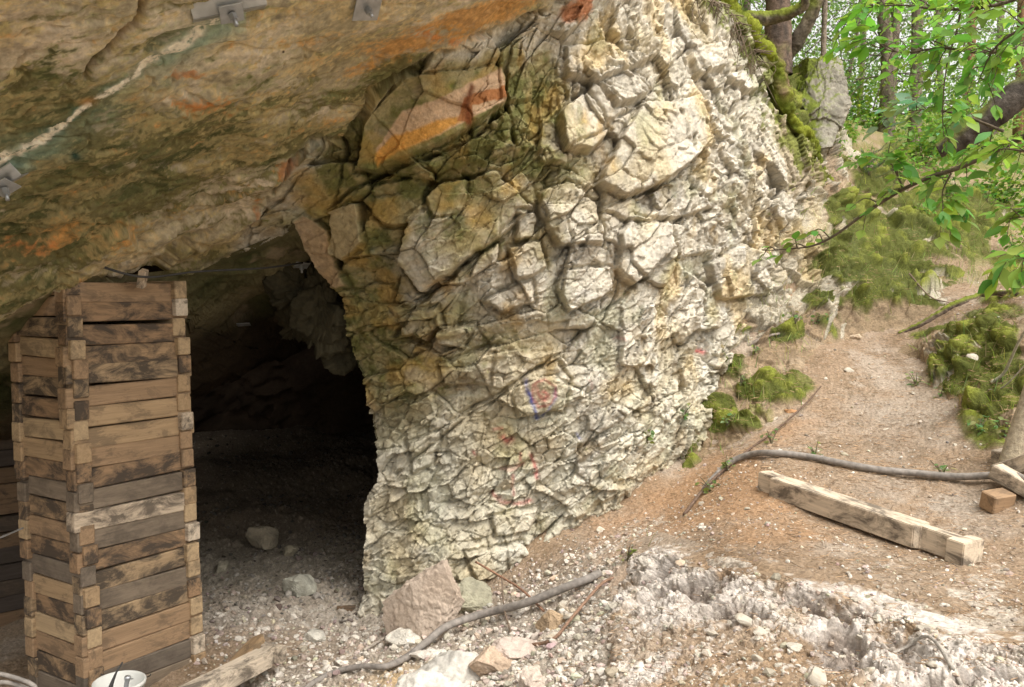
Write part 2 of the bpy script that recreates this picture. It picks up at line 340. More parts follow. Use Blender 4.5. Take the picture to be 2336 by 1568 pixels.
FISS = [([(760, 470), (850, 405), (960, 370), (1080, 320), (1160, 240)], 5, .14), ([(900, 765), (960, 690), (1040, 620), (1130, 550), (1180, 490)], 5, .14),
        ([(1020, 965), (1160, 880), (1300, 795), (1350, 740), (1450, 650), (1540, 590), (1620, 575)], 3.5, .08), ([(1280, 350), (1390, 290), (1480, 210), (1560, 120)], 4, .10),
        ([(900, 1085), (1000, 1000), (1100, 930), (1180, 870)], 3, .07), ([(1150, 160), (1160, 240), (1180, 330)], 4, .1), ([(790, 330), (775, 420), (765, 470)], 4, .1),
        ([(1600, 40), (1560, 130), (1600, 200), (1640, 250)], 3, .06), ([(1000, 1150), (1150, 1120), (1300, 1040), (1420, 960), (1560, 880)], 3, .05)]
CFISS = [([(330, -20), (318, 30), (285, 65), (262, 100), (210, 145), (195, 165)], 7, .05), ([(240, 640), (300, 592), (430, 560), (560, 540), (640, 500)], 5, .05),
         ([(0, 560), (100, 550), (180, 520), (290, 520), (420, 470), (560, 440)], 5, .035), ([(560, 560), (572, 500), (640, 455), (690, 400)], 4, .06)]
_a = math.radians(31); BED = np.array([[math.cos(_a), 0, math.sin(_a)], [0, 1, 0], [-math.sin(_a), 0, math.cos(_a)]])
_a2 = math.radians(12); TW = np.array([[math.cos(_a2), math.sin(_a2), 0], [-math.sin(_a2), math.cos(_a2), 0], [0, 0, 1]])
BEDM = TW @ BED
def rock_h(P, rubble, wcl):
    """fractured relief in bedding coordinates; rubble 0..1 makes it finer, wcl 0..1 is how much is cliff rather than smooth roof"""
    Q = P @ BEDM.T; W = Q + .06 * np.stack([fbm(Q * 2.2, 2, 5), fbm(Q * 2.2, 2, 25), fbm(Q * 2.2, 2, 45)], -1)
    tq = [vnoise(Q * 1.1 + 9, 81) * .9, vnoise(Q * 1.1 + 30, 82) * .9]; W = W + np.stack([W[..., 2] * .25 * tq[0], W[..., 1] * 0, W[..., 0] * .10 * tq[1]], -1)
    W1 = W + .009 * np.stack([vnoise(Q * 14, 3), vnoise(Q * 14, 33), vnoise(Q * 14, 63)], -1); W3 = Q + .015 * np.stack([vnoise(Q * 5, 7), vnoise(Q * 5, 37), vnoise(Q * 5, 67)], -1)
    h1, i1, e1 = plane_cells(W1 / np.array([.60, .5, .36]), 11, .070, .15, .035, .045)
    h2, i2, e2 = plane_cells(W1 / np.array([.27, .22, .15]), 12, .032, .085, .028, .05)
    h3, i3, e3 = plane_cells(W3 / np.array([.115, .09, .07]), 13, .009, .036, .008, .07)
    h4, i4, e4 = plane_cells(W3 / np.array([.05, .04, .034]), 14, .003, .013, .002, .08)
    h5, i5, e5 = plane_cells(W3 @ TW / np.array([.16, .12, .07]) + 5, 15, .005, .028, .003, .05)
    f = fbm(Q * 11, 5, 8, .65); h4 = h4 + h5
    k = np.clip(fbm(Q * 1.3, 2, 71) * 1.6 + .85 + .5 * rubble, .55, 1.25)
    sm = np.where(rnd(i1, 7) > .35, 1., .5); sm = np.where(rubble > .5, .72, sm)
    k = k * sm; h4 = h4 * (.5 + .5 * sm)
    return wcl * (h1 * (1 - .55 * rubble) + h2 * k + h3 * k * (1 + .35 * rubble) + h4 + .007 * f), (i1, i2, i3, e2)

STEP = 2.0
gu = np.arange(-560, 1915, STEP); gv = np.arange(-420, 1640, STEP)
# coarser steps outside the frame
gu = np.concatenate([np.arange(-560, -40, 8), np.arange(-40, 1915, STEP)]); gv = np.concatenate([np.arange(-420, -40, 8), np.arange(-40, 1640, STEP)])
U, V = np.meshgrid(gu, gv); nr, nc = U.shape
cu = np.arange(-580, 1960, 20.); cv = np.arange(-440, 1680, 20.); CU, CV = np.meshgrid(cu, cv)
CD = f_dep(np.stack([CU, CV], -1))
def depth_at(U, V):
    x = np.clip((U - cu[0]) / 20, 0, len(cu) - 1.001); y = np.clip((V - cv[0]) / 20, 0, len(cv) - 1.001)
    i = x.astype(int); j = y.astype(int); fx = x - i; fy = y - j
    return np.exp((CD[j, i] * (1 - fx) + CD[j, i + 1] * fx) * (1 - fy) + (CD[j + 1, i] * (1 - fx) + CD[j + 1, i + 1] * fx) * fy)
_Wn = 7 * fbm(np.stack([U / 45, V / 45, U * 0], -1), 3, 91); _Wm = 7 * fbm(np.stack([U / 45, V / 45, U * 0], -1), 3, 95)
_Wn += 2.0 * vnoise(np.stack([U / 9, V / 9, U * 0], -1), 92); _Wm += 2.0 * vnoise(np.stack([U / 9, V / 9, U * 0], -1), 96)
UW, VW = U + _Wn, V + _Wm
P0 = pix(U, V, depth_at(U, V))
e = 24.
Na = pix(U + e, V, depth_at(U + e, V)) - pix(U - e, V, depth_at(U - e, V)); Nb = pix(U, V + e, depth_at(U, V + e)) - pix(U, V - e, depth_at(U, V - e))
N = np.cross(Na, Nb); N /= np.linalg.norm(N, axis=-1)[..., None]
N = N * np.where((N * (P0 - np.array([0, 0, EYE]))).sum(-1) > 0, -1, 1)[..., None]
OUTW = np.array([-.05, -1., .12]); OUTW = OUTW / np.linalg.norm(OUTW)   # the cliff's blocks stand out square to its face
sdc = sdpoly(U, V, CEILP)
wcl = 1 - ss(-20, 20, sdc + _Wn)                        # 1 on the cliff, 0 on the roof
rub = np.clip(ss(780, 980, V + .25 * (U - 1100)) * .9 + blob(U, V, 1650, 500, 120, 260) * .7 + blob(U, V, 1560, 20, 60, 120), 0, 1)
inn = inside(U, V, EPOLY) & (~inside(U, V, MPOLY))
H = np.zeros(U.shape); cl = wcl > .001; hr, ids = rock_h(P0[cl], rub[cl], wcl[cl])
dark = np.zeros(U.shape); H[cl] = hr
IDs = np.zeros((3,) + U.shape, np.uint32); IDs[:, cl] = np.stack(ids[:3])
# roof: smooth bedding surface with shallow flaked ledges
ce = wcl < .999; Q = P0[ce] @ BEDM.T
Qw = Q + .12 * np.stack([fbm(Q * 1.6, 3, 205), fbm(Q * 1.6, 3, 225), fbm(Q * 1.6, 3, 245)], -1)
hc, ic, ec = plane_cells(Qw / np.array([1.0, .45, 3.]), 31, .016, .05, .004, .05)
hc2, ic2, ec2 = plane_cells(Qw / np.array([.36, .16, 1.]), 32, .005, .016, .0, .05)
led = ss(380, 640, V[ce] + .25 * U[ce]); _g = math.radians(17); _s1 = U[ce] * math.cos(_g) - V[ce] * math.sin(_g); _s2 = U[ce] * math.sin(_g) + V[ce] * math.cos(_g); _w = fbm(P0[ce] * 3.2, 4, 302)
_r1 = fbm(np.stack([_s1 / 90 + .3 * _w, _s2 / 20 + .8 * _w, _s1 * 0 + 4], -1), 5, 331, .65); _r2 = 1 - np.abs(fbm(np.stack([_s1 / 150 + .4 * _w, _s2 / 45 + .9 * _w, _s1 * 0 + 7], -1), 4, 335, .6)) * 2.2
hc = hc * (.5 + 1.6 * led) + hc2 * (.5 + 1.8 * led); hcn = .02 * fbm(Q * 2.5, 4, 36, .6) + .010 * fbm(Q * 14, 4, 37, .65) * (.6 + led) + .022 * _r1 * (.5 + .8 * led) - .018 * ss(.75, 1., _r2)
Hc = np.zeros(U.shape); Hc[ce] = hc
for _ in range(2):
    for ax_ in (0, 1): Hc = sum(np.roll(Hc, k_, ax_) for k_ in (-2, -1, 0, 1, 2)) / 5
H[ce] += (1 - wcl[ce]) * (Hc[ce] + hcn)
for bi, (poly, pr, tu, tv) in enumerate(BLOCKS):
    us = [p[0] for p in poly]; vs = [p[1] for p in poly]; m = (U > min(us) - 40) & (U < max(us) + 40) & (V > min(vs) - 40) & (V < max(vs) + 40)
    s = sdpoly(UW[m], VW[m], poly); a = ss(-1, 4, s); cu_, cv_ = np.mean(us), np.mean(vs); ru, rv = (max(us) - min(us)) / 2, (max(vs) - min(vs)) / 2
    pl = pr + tu * (U[m] - cu_) / ru + tv * (V[m] - cv_) / rv
    pl = pl * .52; base = (.25 if bi in (0, 2, 3, 4) else .45 if bi in (1, 5, 7, 8) else .7) * H[m]; H[m] = H[m] * (1 - a) + (base + pl) * a
    if pr > 0: H[m] -= .05 * np.exp(-((s + 4) / 4) ** 2)
    IDs[0][m] = np.where(s > 0, np.uint32(int(us[0] * 37 + vs[0])), IDs[0][m])
for poly, w, dp in FISS + CFISS:
    s = pdist(UW, VW, poly); H -= dp * np.exp(-(s / w) ** 2) * (.5 + .9 * np.clip(vnoise(np.stack([U / 22, V / 22, U * 0], -1), 77) + .4, 0, 1))
s = pdist(UW, VW, CONTACT[2:]); H -= .075 * np.exp(-(s / 5.) ** 2) * np.clip(.6 + 1.4 * vnoise(np.stack([U / 30, V / 30, U * 0], -1), 78), 0, 1.3)
# roof bed stands a little proud of the cliff below it
N = N * (1 - .75 * wcl[..., None]) + OUTW * (.75 * wcl[..., None]); N /= np.linalg.norm(N, axis=-1)[..., None]
P = P0 + N * H[..., None]
# ---- colours (the stone's own)

A = np.array; n1 = fbm(P0 * 1.1, 4, 301); n2 = fbm(P0 * 3.2, 4, 302); n3 = fbm(P * 9, 4, 303, .6); n6 = fbm(P * 30, 3, 304, .7)
rot = math.radians(-17); su = U * math.cos(rot) - V * math.sin(rot) * -1 * -1; ang = math.radians(17)
s1 = U * math.cos(ang) - V * math.sin(ang); s2 = U * math.sin(ang) + V * math.cos(ang)
st = fbm(np.stack([s1 / 170 + .3 * n2, s2 / 34 + .8 * n2, U * 0], -1), 5, 311, .62); st2 = fbm(np.stack([s1 / 120 + .3 * n1, s2 / 26 + .8 * n1, U * 0 + 9], -1), 5, 321, .62)
st3 = fbm(np.stack([s1 / 60, s2 / 14, U * 0 + 4], -1), 4, 331, .65)
C = np.zeros(U.shape + (3,)) + A([.42, .36, .245])
C = mixc(C, [.62, .53, .40], ss(0, .35, n2 + .5 * n3)); C = mixc(C, [.27, .22, .13], ss(.1, .5, n3 + .6 * n6) * .6); C = mixc(C, [.36, .30, .18], ss(0, .5, -n1))
C = mixc(C, [.52, .42, .31], blob(U, V, 0, 60, 190, 110, -20) * .8)
gm = .35 * ss(500, 0, U) * ss(150, 420, V) + .95 * blob(U, V, 90, 240, 220, 95, 25) + .5 * blob(U, V, 330, 300, 260, 90, 15) + .75 * blob(U, V, 120, 500, 330, 110, 12) + .45 * blob(U, V, 520, 330, 260, 80, 20) + .6 * blob(U, V, 700, 330, 120, 60, 30) + .5 * blob(U, V, 520, 560, 160, 40, 20) + .5 * blob(U, V, 900, 175, 140, 30, 25) + .5 * blob(U, V, 0, 640, 200, 80)
C = mixc(C, [.13, .115, .04], np.clip(ss(-.10, .18, st + gm * .70 - .22 + .35 * n6) * .92, 0, 1))
C = mixc(C, [.25, .26, .11], np.clip(ss(.0, .4, st3 + .5 * n6 + .3 * gm - .1) * .45, 0, 1)); C = mixc(C, [.045, .05, .018], np.clip(ss(.1, .45, st3 + gm * .6 - .38 + .5 * n6) * .8, 0, 1))
C = mixc(C, [.55, .43, .22], ss(.12, .3, st2 + .12 + .5 * n6) * .5 * (1 - .5 * np.clip(gm, 0, 1)))
om = blob(U, V, 950, 100, 260, 40, 20) + blob(U, V, 720, 100, 120, 20, 20) * .8 + .5 * blob(U, V, 420, 180, 90, 14, 0) + .5 * blob(U, V, 440, 235, 110, 22, 5) + .6 * blob(U, V, 1100, 40, 150, 40, 25) + .6 * blob(U, V, 640, 440, 90, 60, 40) + .55 * blob(U, V, 80, 570, 150, 30, 10) + .5 * blob(U, V, 430, 470, 160, 30, 15)
C = mixc(C, [.50, .25, .075], np.clip(ss(.0, .6, st2 + om * .7 - .30 + .4 * n6) * .8, 0, 1))
rm = blob(U, V, 655, 385, 26, 22) + blob(U, V, 430, 180, 60, 11) + .8 * blob(U, V, 450, 240, 80, 18, 5) + .8 * blob(U, V, 1010, 90, 70, 12, -10) + .9 * blob(U, V, 585, 490, 12, 50) + .6 * blob(U, V, 700, 370, 70, 20, 25) + .7 * blob(U, V, 60, 570, 110, 18, 8) + .7 * blob(U, V, 175, 640, 12, 34)
C = mixc(C, [.44, .17, .055], np.clip(ss(.25, .9, rm + .6 * n3 + .7 * n6 - .1) * .75, 0, 1))
# crystalline white vein with a blue-green rim
VEIN = [(-60, 400), (0, 368), (60, 338), (110, 318), (150, 285), (195, 245), (235, 222), (275, 205), (310, 175), (340, 150), (390, 115), (440, 80), (490, 45), (530, 20)]
vs_ = pdist(UW + 5 * n3, VW + 5 * n3, VEIN); below = ss(-40, 30, V - np.interp(U, [p[0] for p in VEIN], [p[1] for p in VEIN]))
C = mixc(C, [.25, .35, .27], np.clip(1.2 * np.exp(-(vs_ / 48) ** 2) * (.25 + .75 * below) * (U < 560) * (.6 + n2), 0, 1))
C = mixc(C, [.02, .10, .075], np.clip(np.exp(-(vs_ / 14) ** 2) * ss(-.05, .25, n3 + .7 * n6) * .9, 0, 1)); C = mixc(C, [.01, .05, .04], blob(U, V, 172, 355, 16, 9) * .9)
C = mixc(C, [.72, .66, .54], np.clip(1.3 * np.exp(-(np.abs(vs_ - 2) / (4.5 + 6 * np.clip(.4 + 1.2 * n2, 0, 1.2))) ** 2) * ss(-.25, .12, n3 * .7 + 1.3 * n6 + .15), 0, 1)); C = mixc(C, [.42, .23, .08], blob(U, V, 200, 232, 20, 9) * .9)
C = mixc(C, [.16, .11, .05], np.clip(np.exp(-(pdist(UW, VW, CFISS[0][0]) / 9) ** 2), 0, 1) * .8)
C = mixc(C, [.05, .03, .02], ss(.5, .8, blob(U, V, 646, 118, 4, 5))); C = mixc(C, [.36, .20, .03], ss(.45, .6, blob(U, V, 524, 96, 14, 8, 15)))
CEILC = C * 1.16
# cliff
W_ = np.zeros(U.shape + (3,)) + A([.545, .50, .41])
W_ = mixc(W_, [.50, .43, .29], ss(0, .45, n1 + .1)); W_ = mixc(W_, [.62, .59, .515], ss(.05, .5, n2))
rr = rnd(IDs[1], 9)[..., None]; W_ = W_ * (.86 + .22 * rr); rr3 = rnd(IDs[0], 5)[..., None]; W_ = W_ * (.93 + .12 * rr3)
W_ = mixc(W_, [.58, .42, .17], np.clip(ss(.1, .5, fbm(P0 * 2.2, 4, 341) + .5 * blob(U, V, 1660, 680, 90, 90) + .5 * blob(U, V, 1780, 520, 60, 40) + .3 * blob(U, V, 1420, 60, 80, 60) - .1) * .55, 0, 1))
ol = blob(U, V, 960, 330, 330, 230, 10) + .85 * blob(U, V, 780, 640, 110, 260, -10) + .65 * blob(U, V, 900, 860, 130, 190) + .6 * blob(U, V, 1220, 180, 110, 120) + .35 * blob(U, V, 1120, 560, 130, 200) + .4 * blob(U, V, 1150, 760, 160, 60) + .4 * blob(U, V, 1640, 30, 60, 60)
ol = np.clip(ol + .08 * blob(U, V, 1250, 1000, 400, 260), 0, 1)
W_ = mixc(W_, [.30, .245, .095], np.clip(ss(-.35, .25, n2 + 1.25 * ol - .75) * .85, 0, 1))
W_ = mixc(W_, [.12, .125, .035], np.clip(ss(-.1, .4, n3 * .7 + .6 * n1 + ol * .9 - .62) * .85, 0, 1))
W_ = mixc(W_, [.42, .27, .08], np.clip(ss(.1, .5, fbm(P0 * 4, 4, 351) + .55 * ol - .3) * .6, 0, 1))
W_ = mixc(W_, [.27, .29, .12], np.clip(ss(.15, .45, fbm(P0 * 2.6, 4, 361) + .1 * (V > 900)) * .3, 0, 1)); W_ = mixc(W_, [.56, .54, .45], np.clip(ss(820, 1050, V + .2 * (U - 1100)) * ss(-.5, .2, n2) * .65, 0, 1))
W_ = mixc(W_, [.30, .28, .255], np.clip(ss(.25, .5, fbm(P0 * 3.1, 4, 371)) * .4, 0, 1))
# iron-stained slab under the roof
s = sdpoly(UW, VW, [(860, 352), (905, 290), (990, 262), (1080, 215), (1152, 190), (1157, 235), (1075, 268), (1020, 305), (930, 350), (870, 388)])
W_ = mixc(W_, [.58, .40, .26], ss(0, 6, sdpoly(UW, VW, [(865, 340), (920, 255), (985, 232), (1140, 155), (1158, 238), (1060, 290), (930, 350), (870, 380)])) * .9)
W_ = mixc(W_, [.68, .34, .07], ss(-4, 6, sdpoly(UW, VW, [(862, 355), (900, 318), (990, 285), (1045, 270), (1050, 288), (930, 350), (868, 385)])) * .9)
W_ = mixc(W_, [.34, .12, .03], ss(0, 5, sdpoly(UW, VW, [(1078, 215), (1158, 200), (1158, 235), (1080, 250), (1075, 295), (1040, 285), (1055, 230)])) * .85)
W_ = mixc(W_, [.13, .035, .01], np.clip(np.exp(-(pdist(UW + 6 * n3, VW + 6 * n3, [(1075, 205), (1060, 240), (1068, 290)]) / 9) ** 2), 0, 1) * .9)
W_ = mixc(W_, [.42, .12, .02], np.clip(ss(.3, .8, blob(U, V, 1310, 30, 50, 28, 20) + .5 * n3), 0, 1) * .75)
W_ = mixc(W_, [.55, .38, .26], ss(0, 6, sdpoly(UW, VW, BLOCKS[3][0])) * .6); W_ = mixc(W_, [.50, .42, .27], ss(0, 6, sdpoly(UW, VW, BLOCKS[2][0])) * .75)
# spray paint left by visitors
def paint(W_, poly, w, col, k=.8, closed=False):
    d = pdist(UW + 3 * n3, VW + 3 * n3, poly, closed); return mixc(W_, col, np.clip(np.exp(-(d / w) ** 2) * (.75 + .9 * n3), 0, 1) * k)
RED, BLU = [.42, .03, .05], [.035, .07, .36]
W_ = paint(W_, [(1200, 868), (1203, 892), (1212, 912)], 5, BLU, .95); W_ = paint(W_, [(1212, 912), (1222, 940), (1226, 955)], 5, BLU, .75); W_ = paint(W_, [(1262, 885), (1266, 910), (1252, 938), (1240, 952)], 4, BLU, .5)
W_ = paint(W_, [(1215, 880), (1240, 866), (1262, 880), (1266, 905), (1252, 925), (1230, 928), (1214, 908)], 3.5, RED, .6, True)
W_ = paint(W_, [(1222, 885), (1228, 905), (1240, 915), (1250, 905), (1238, 895)], 6, RED, .7)
W_ = paint(W_, [(1148, 1000), (1156, 1012), (1166, 1004)], 8, RED, .8); W_ = paint(W_, [(1125, 985), (1145, 980)], 5, RED, .35)
W_ = paint(W_, [(1172, 1085), (1168, 1105), (1170, 1130)], 4.5, RED, .55); W_ = paint(W_, [(1122, 1132), (1150, 1148), (1180, 1155), (1215, 1148)], 5.5, RED, .65); W_ = paint(W_, [(1140, 1072), (1170, 1070), (1195, 1060)], 5, RED, .4)
W_ = paint(W_, [(1212, 1038), (1222, 1060), (1226, 1095)], 4.5, RED, .6); W_ = paint(W_, [(1190, 1035), (1188, 1050)], 4, RED, .5)
W_ = paint(W_, [(1600, 797), (1608, 801)], 5.5, [.6, .01, .02], 1.0); W_ = paint(W_, [(1320, 990), (1326, 1000)], 3, BLU, .5); W_ = paint(W_, [(1345, 870), (1350, 890)], 4, RED, .35); W_ = paint(W_, [(1400, 770), (1412, 768), (1420, 776)], 3, RED, .4)
W_ = paint(W_, [(1080, 1030), (1084, 1038)], 4, RED, .5)
# dirt and moss at the hillside edge
de = pdist(U, V, EDGE[2:]); mo = np.clip(ss(.0, .3, n2 + .6 * n1 + 1.1 * np.exp(-(de / 115) ** 2) * ss(150, 420, V) - .45), 0, 1)
W_ = mixc(W_, [.33, .265, .17], mo * .75); W_ = mixc(W_, [.15, .17, .03], np.clip(ss(.1, .4, n3 + .7 * n2 + 1.15 * np.exp(-(de / 60) ** 2) - .6), 0, 1) * .9)
COLR = CEILC * (1 - wcl[..., None]) + W_ * wcl[..., None]
COLR = COLR * (1 + .10 * n3[..., None] + (.30 + .25 * (1 - wcl[..., None])) * n6[..., None])
keep = inn
Fc = grid_faces(nr, nc); kf = keep.ravel()
inMw = inside(UW, VW, MPOLY).ravel()          # ragged edge of the mouth
fk = kf[Fc].all(1) | ((~inMw)[Fc].all(1) & inside(U, V, EPOLY).ravel()[Fc].all(1))
Vv, Ff, Cc = prune(P.reshape(-1, 3), Fc[fk], COLR.reshape(-1, 3))
cliff = npmesh('cliff', Vv, Ff[:, ::-1], M_ROCK, col=Cc); tag(cliff, kind='structure')
SHEET_P = P; SHEET_N = N; SHU, SHV = gu, gv
def rock_at(u, v):
    i = int(np.clip(np.searchsorted(gu, u), 0, len(gu) - 1)); j = int(np.clip(np.searchsorted(gv, v), 0, len(gv) - 1)); return P[j, i].copy(), N[j, i].copy()
# ---- the rock behind its edge: reveal and inner roof running back into the cave
mp = np.array(MOUTH, float); seg = np.linalg.norm(np.diff(mp, axis=0), axis=1); cs = np.concatenate([[0], np.cumsum(seg)])
tt = np.arange(0, cs[-1], 3.0); mu = np.interp(tt, cs, mp[:, 0]); mv = np.interp(tt, cs, mp[:, 1])
tn = np.stack([np.gradient(mu), np.gradient(mv)], -1); tn /= np.linalg.norm(tn, axis=1)[:, None]
ou, ov = mu + tn[:, 1] * 7, mv - tn[:, 0] * 7                       # a little way into the rock
S0 = pix(ou, ov, depth_at(ou, ov) + .05)
roofw = 1 - ss(640, 760, mv + (mu > 690) * 60); roofw = np.where(mu < 690, 1, roofw)
dirv = np.stack([.06 + 0 * mu + .12 * (1 - roofw), np.ones_like(mu), -.235 * roofw], -1); kk = np.exp(np.linspace(0, math.log(7.5), 120)) - 1
kk = kk / kk[-1] * 6.5
S = S0[None] + dirv[None] * kk[:, None, None]
S[:, :, 2] += roofw[None] * ss(3.2, 6.2, kk)[:, None] * .9
nrm = np.stack([-(1 - roofw), 0 * mu, -roofw], -1); nrm /= np.linalg.norm(nrm, axis=1)[:, None]
hh, _ = rock_h(S, np.full(S.shape[:2], .2), np.ones(S.shape[:2]))
fade = ss(0, .5, kk)[:, None]; S = S + nrm[None] * (hh * fade * (.55 * roofw + .9 * (1 - roofw))[None])[..., None]
nn = fbm(S * 1.6, 4, 401); n5 = fbm(S * 5, 4, 402)
CC = np.zeros(S.shape) + A([.20, .17, .09]); CC = mixc(CC, [.07, .08, .03], ss(-.2, .3, nn)); CC = mixc(CC, [.30, .24, .15], ss(.2, .5, n5)); CC = mixc(CC, [.05, .032, .02], ss(.9, 2.4, kk)[:, None] * .9 * np.ones(S.shape[:2]))  # colour fades dark with depth: cave gloom painted into the rock
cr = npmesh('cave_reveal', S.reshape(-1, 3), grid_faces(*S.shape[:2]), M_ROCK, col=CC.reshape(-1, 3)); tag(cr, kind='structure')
# ---- cave room: back, sides
def room_sheet(name, pts_fn, n1_, n2_, col):
    a, b = np.meshgrid(np.linspace(0, 1, n1_), np.linspace(0, 1, n2_)); S = pts_fn(a, b); h, _ = rock_h(S, np.full(a.shape, .1), np.ones(a.shape))
    S = S + np.stack([h * .6, h * 1.2, h * .6], -1); c = np.zeros(S.shape) + A(col); c = mixc(c, [c_ * .5 for c_ in col], ss(-.2, .4, fbm(S * 1.5, 3, 420)))
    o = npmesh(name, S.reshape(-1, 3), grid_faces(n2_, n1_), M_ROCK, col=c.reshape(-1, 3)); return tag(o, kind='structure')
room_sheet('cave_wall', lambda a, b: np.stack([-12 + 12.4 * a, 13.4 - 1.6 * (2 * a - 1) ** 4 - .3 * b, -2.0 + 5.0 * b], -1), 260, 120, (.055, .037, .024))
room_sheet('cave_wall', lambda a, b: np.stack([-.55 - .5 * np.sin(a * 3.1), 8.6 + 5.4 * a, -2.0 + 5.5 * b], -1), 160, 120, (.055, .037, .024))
room_sheet('cave_wall', lambda a, b: np.stack([-7.5 - 1. * a + .3 * b, 4.6 + 9.4 * a, -2.0 + 5.5 * b], -1), 160, 80, (.07, .05, .03))  # unseen left wall, added to close that side so the cave stays dark
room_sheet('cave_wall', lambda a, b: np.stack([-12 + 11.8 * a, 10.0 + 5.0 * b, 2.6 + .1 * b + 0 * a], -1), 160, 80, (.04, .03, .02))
# hanging blocks just inside the mouth
def rock_mesh(name, c, size, seed, col, parent=None, mat=None, rot=0., sub=4, rough=1.0, flat=None, col2=None, planes=9):
    """angular boulder: sphere cut back by random planes, then roughened"""
    import bmesh
    bm = bmesh.new(); bmesh.ops.create_icosphere(bm, subdivisions=sub, radius=1.0); X = np.array([v.co[:] for v in bm.verts]); Fx = np.array([[v.index for v in f.verts] for f in bm.faces]); bm.free()
    r = np.random.default_rng(seed); X = X * 1.25
    for k in range(planes):
        n = r.normal(size=3); n /= np.linalg.norm(n); d = r.uniform(.55, .9); e = np.maximum(X @ n - d, 0); X = X - e[:, None] * n[None] * .96
    if flat is not None:
        for n, d in flat:
            n = np.array(n, float); n /= np.linalg.norm(n); e = np.maximum(X @ n - d, 0); X = X - e[:, None] * n[None]
    S = np.asarray(size, float); X = X * S; k = 1 / max(S.mean(), .02)
    nr_ = X / (np.linalg.norm(X, axis=1)[:, None] + 1e-9)
    X = X + nr_ * (S.mean() * rough * (.10 * fbm(X * k * 1.7 + seed, 4, seed, .6) + .03 * fbm(X * k * 8 + seed, 3, seed + 3, .6)))[:, None]
    cc = np.zeros(X.shape) + A(col); cc = mixc(cc, (A(col) * .7 if col2 is None else A(col2)), ss(-.1, .5, fbm(X * k * 1.2 + seed, 4, seed + 9)))
    V4 = np.concatenate([Fx, Fx[:, -1:]], 1)
    o = npmesh(name, X, Fx, mat or M_STONE, parent, cc, smooth=False if sub < 4 else True); o.location = tuple(c); o.rotation_euler = (0, 0, rot); return o
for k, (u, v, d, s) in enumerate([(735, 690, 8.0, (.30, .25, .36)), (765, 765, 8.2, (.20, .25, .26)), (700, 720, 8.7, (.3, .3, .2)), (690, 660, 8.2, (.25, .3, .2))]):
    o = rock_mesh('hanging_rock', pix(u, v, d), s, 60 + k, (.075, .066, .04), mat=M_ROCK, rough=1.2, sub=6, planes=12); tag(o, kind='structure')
    me = o.data; X = np.empty(len(me.vertices) * 3, np.float32); me.vertices.foreach_get('co', X); X = X.reshape(-1, 3); h, _ = rock_h(X + pix(u, v, d), np.zeros(len(X)), np.ones(len(X))); X = X + X / np.linalg.norm(X, axis=1)[:, None] * (h * .8)[:, None]; me.vertices.foreach_set('co', X.ravel().astype(np.float32)); me.update()
# ---- the cliff's right-hand edge turns back into the slope
ep = np.array(EDGE[1:15], float); seg = np.linalg.norm(np.diff(ep, axis=0), axis=1); cs = np.concatenate([[0], np.cumsum(seg)]); tt = np.arange(0, cs[-1], 4.0); eu = np.interp(tt, cs, ep[:, 0]) - 5; ev = np.interp(tt, cs, ep[:, 1])
S0 = pix(eu, ev, depth_at(eu, ev) + .02); kk = np.linspace(0, 1.6, 50); S = S0[None] + A([.30, 1, .1]) * kk[:, None, None]; h, _ = rock_h(S, np.full(S.shape[:2], .5), np.ones(S.shape[:2])); S = S + A([.8, -.3, .3]) * (h * ss(0, .2, kk)[:, None])[..., None]
tag(npmesh('cliff_edge', S.reshape(-1, 3), grid_faces(*S.shape[:2]), M_ROCK, col=(mixc(np.zeros(S.shape) + A([.35, .30, .2]), [.13, .15, .03], ss(-.2, .3, fbm(S * 2, 3, 88)))).reshape(-1, 3)), kind='structure')
# ---- unseen hill mass over the roof, added to keep light out of the cave
row = P[0, ::6]; L0 = [row, row + A([0, -.1, .5]), row + A([0, .5, 1.4]), row + A([0, 3, 2.2]), row + A([-1, 16, 2.6]), row + A([-1, 18, -6])]
for k in range(1, 5): L0[k][:, 2] += .2 * fbm(L0[k] * 1.2, 3, 5)
hm = npmesh('hill_top', np.concatenate(L0), grid_faces(len(L0), len(row)), M_SOIL, col=np.zeros((len(row) * len(L0), 3)) + A([.12, .11, .05])); tag(hm, kind='structure')
colL = P[::6, 0]; colL = colL[(colL[:, 2] > -1)]; L1 = [colL + A([.0, .0, .02]), colL + A([-2.5, 0, .8]), colL + A([-6, 2, 2.5])]
hm = npmesh('left_light_block', np.concatenate(L1), grid_faces(3, len(colL)), M_SOIL, col=np.zeros((len(colL) * 3, 3)) + A([.12, .11, .05])); tag(hm, kind='structure')  # unseen sheet left of the roof, added to block light from that side
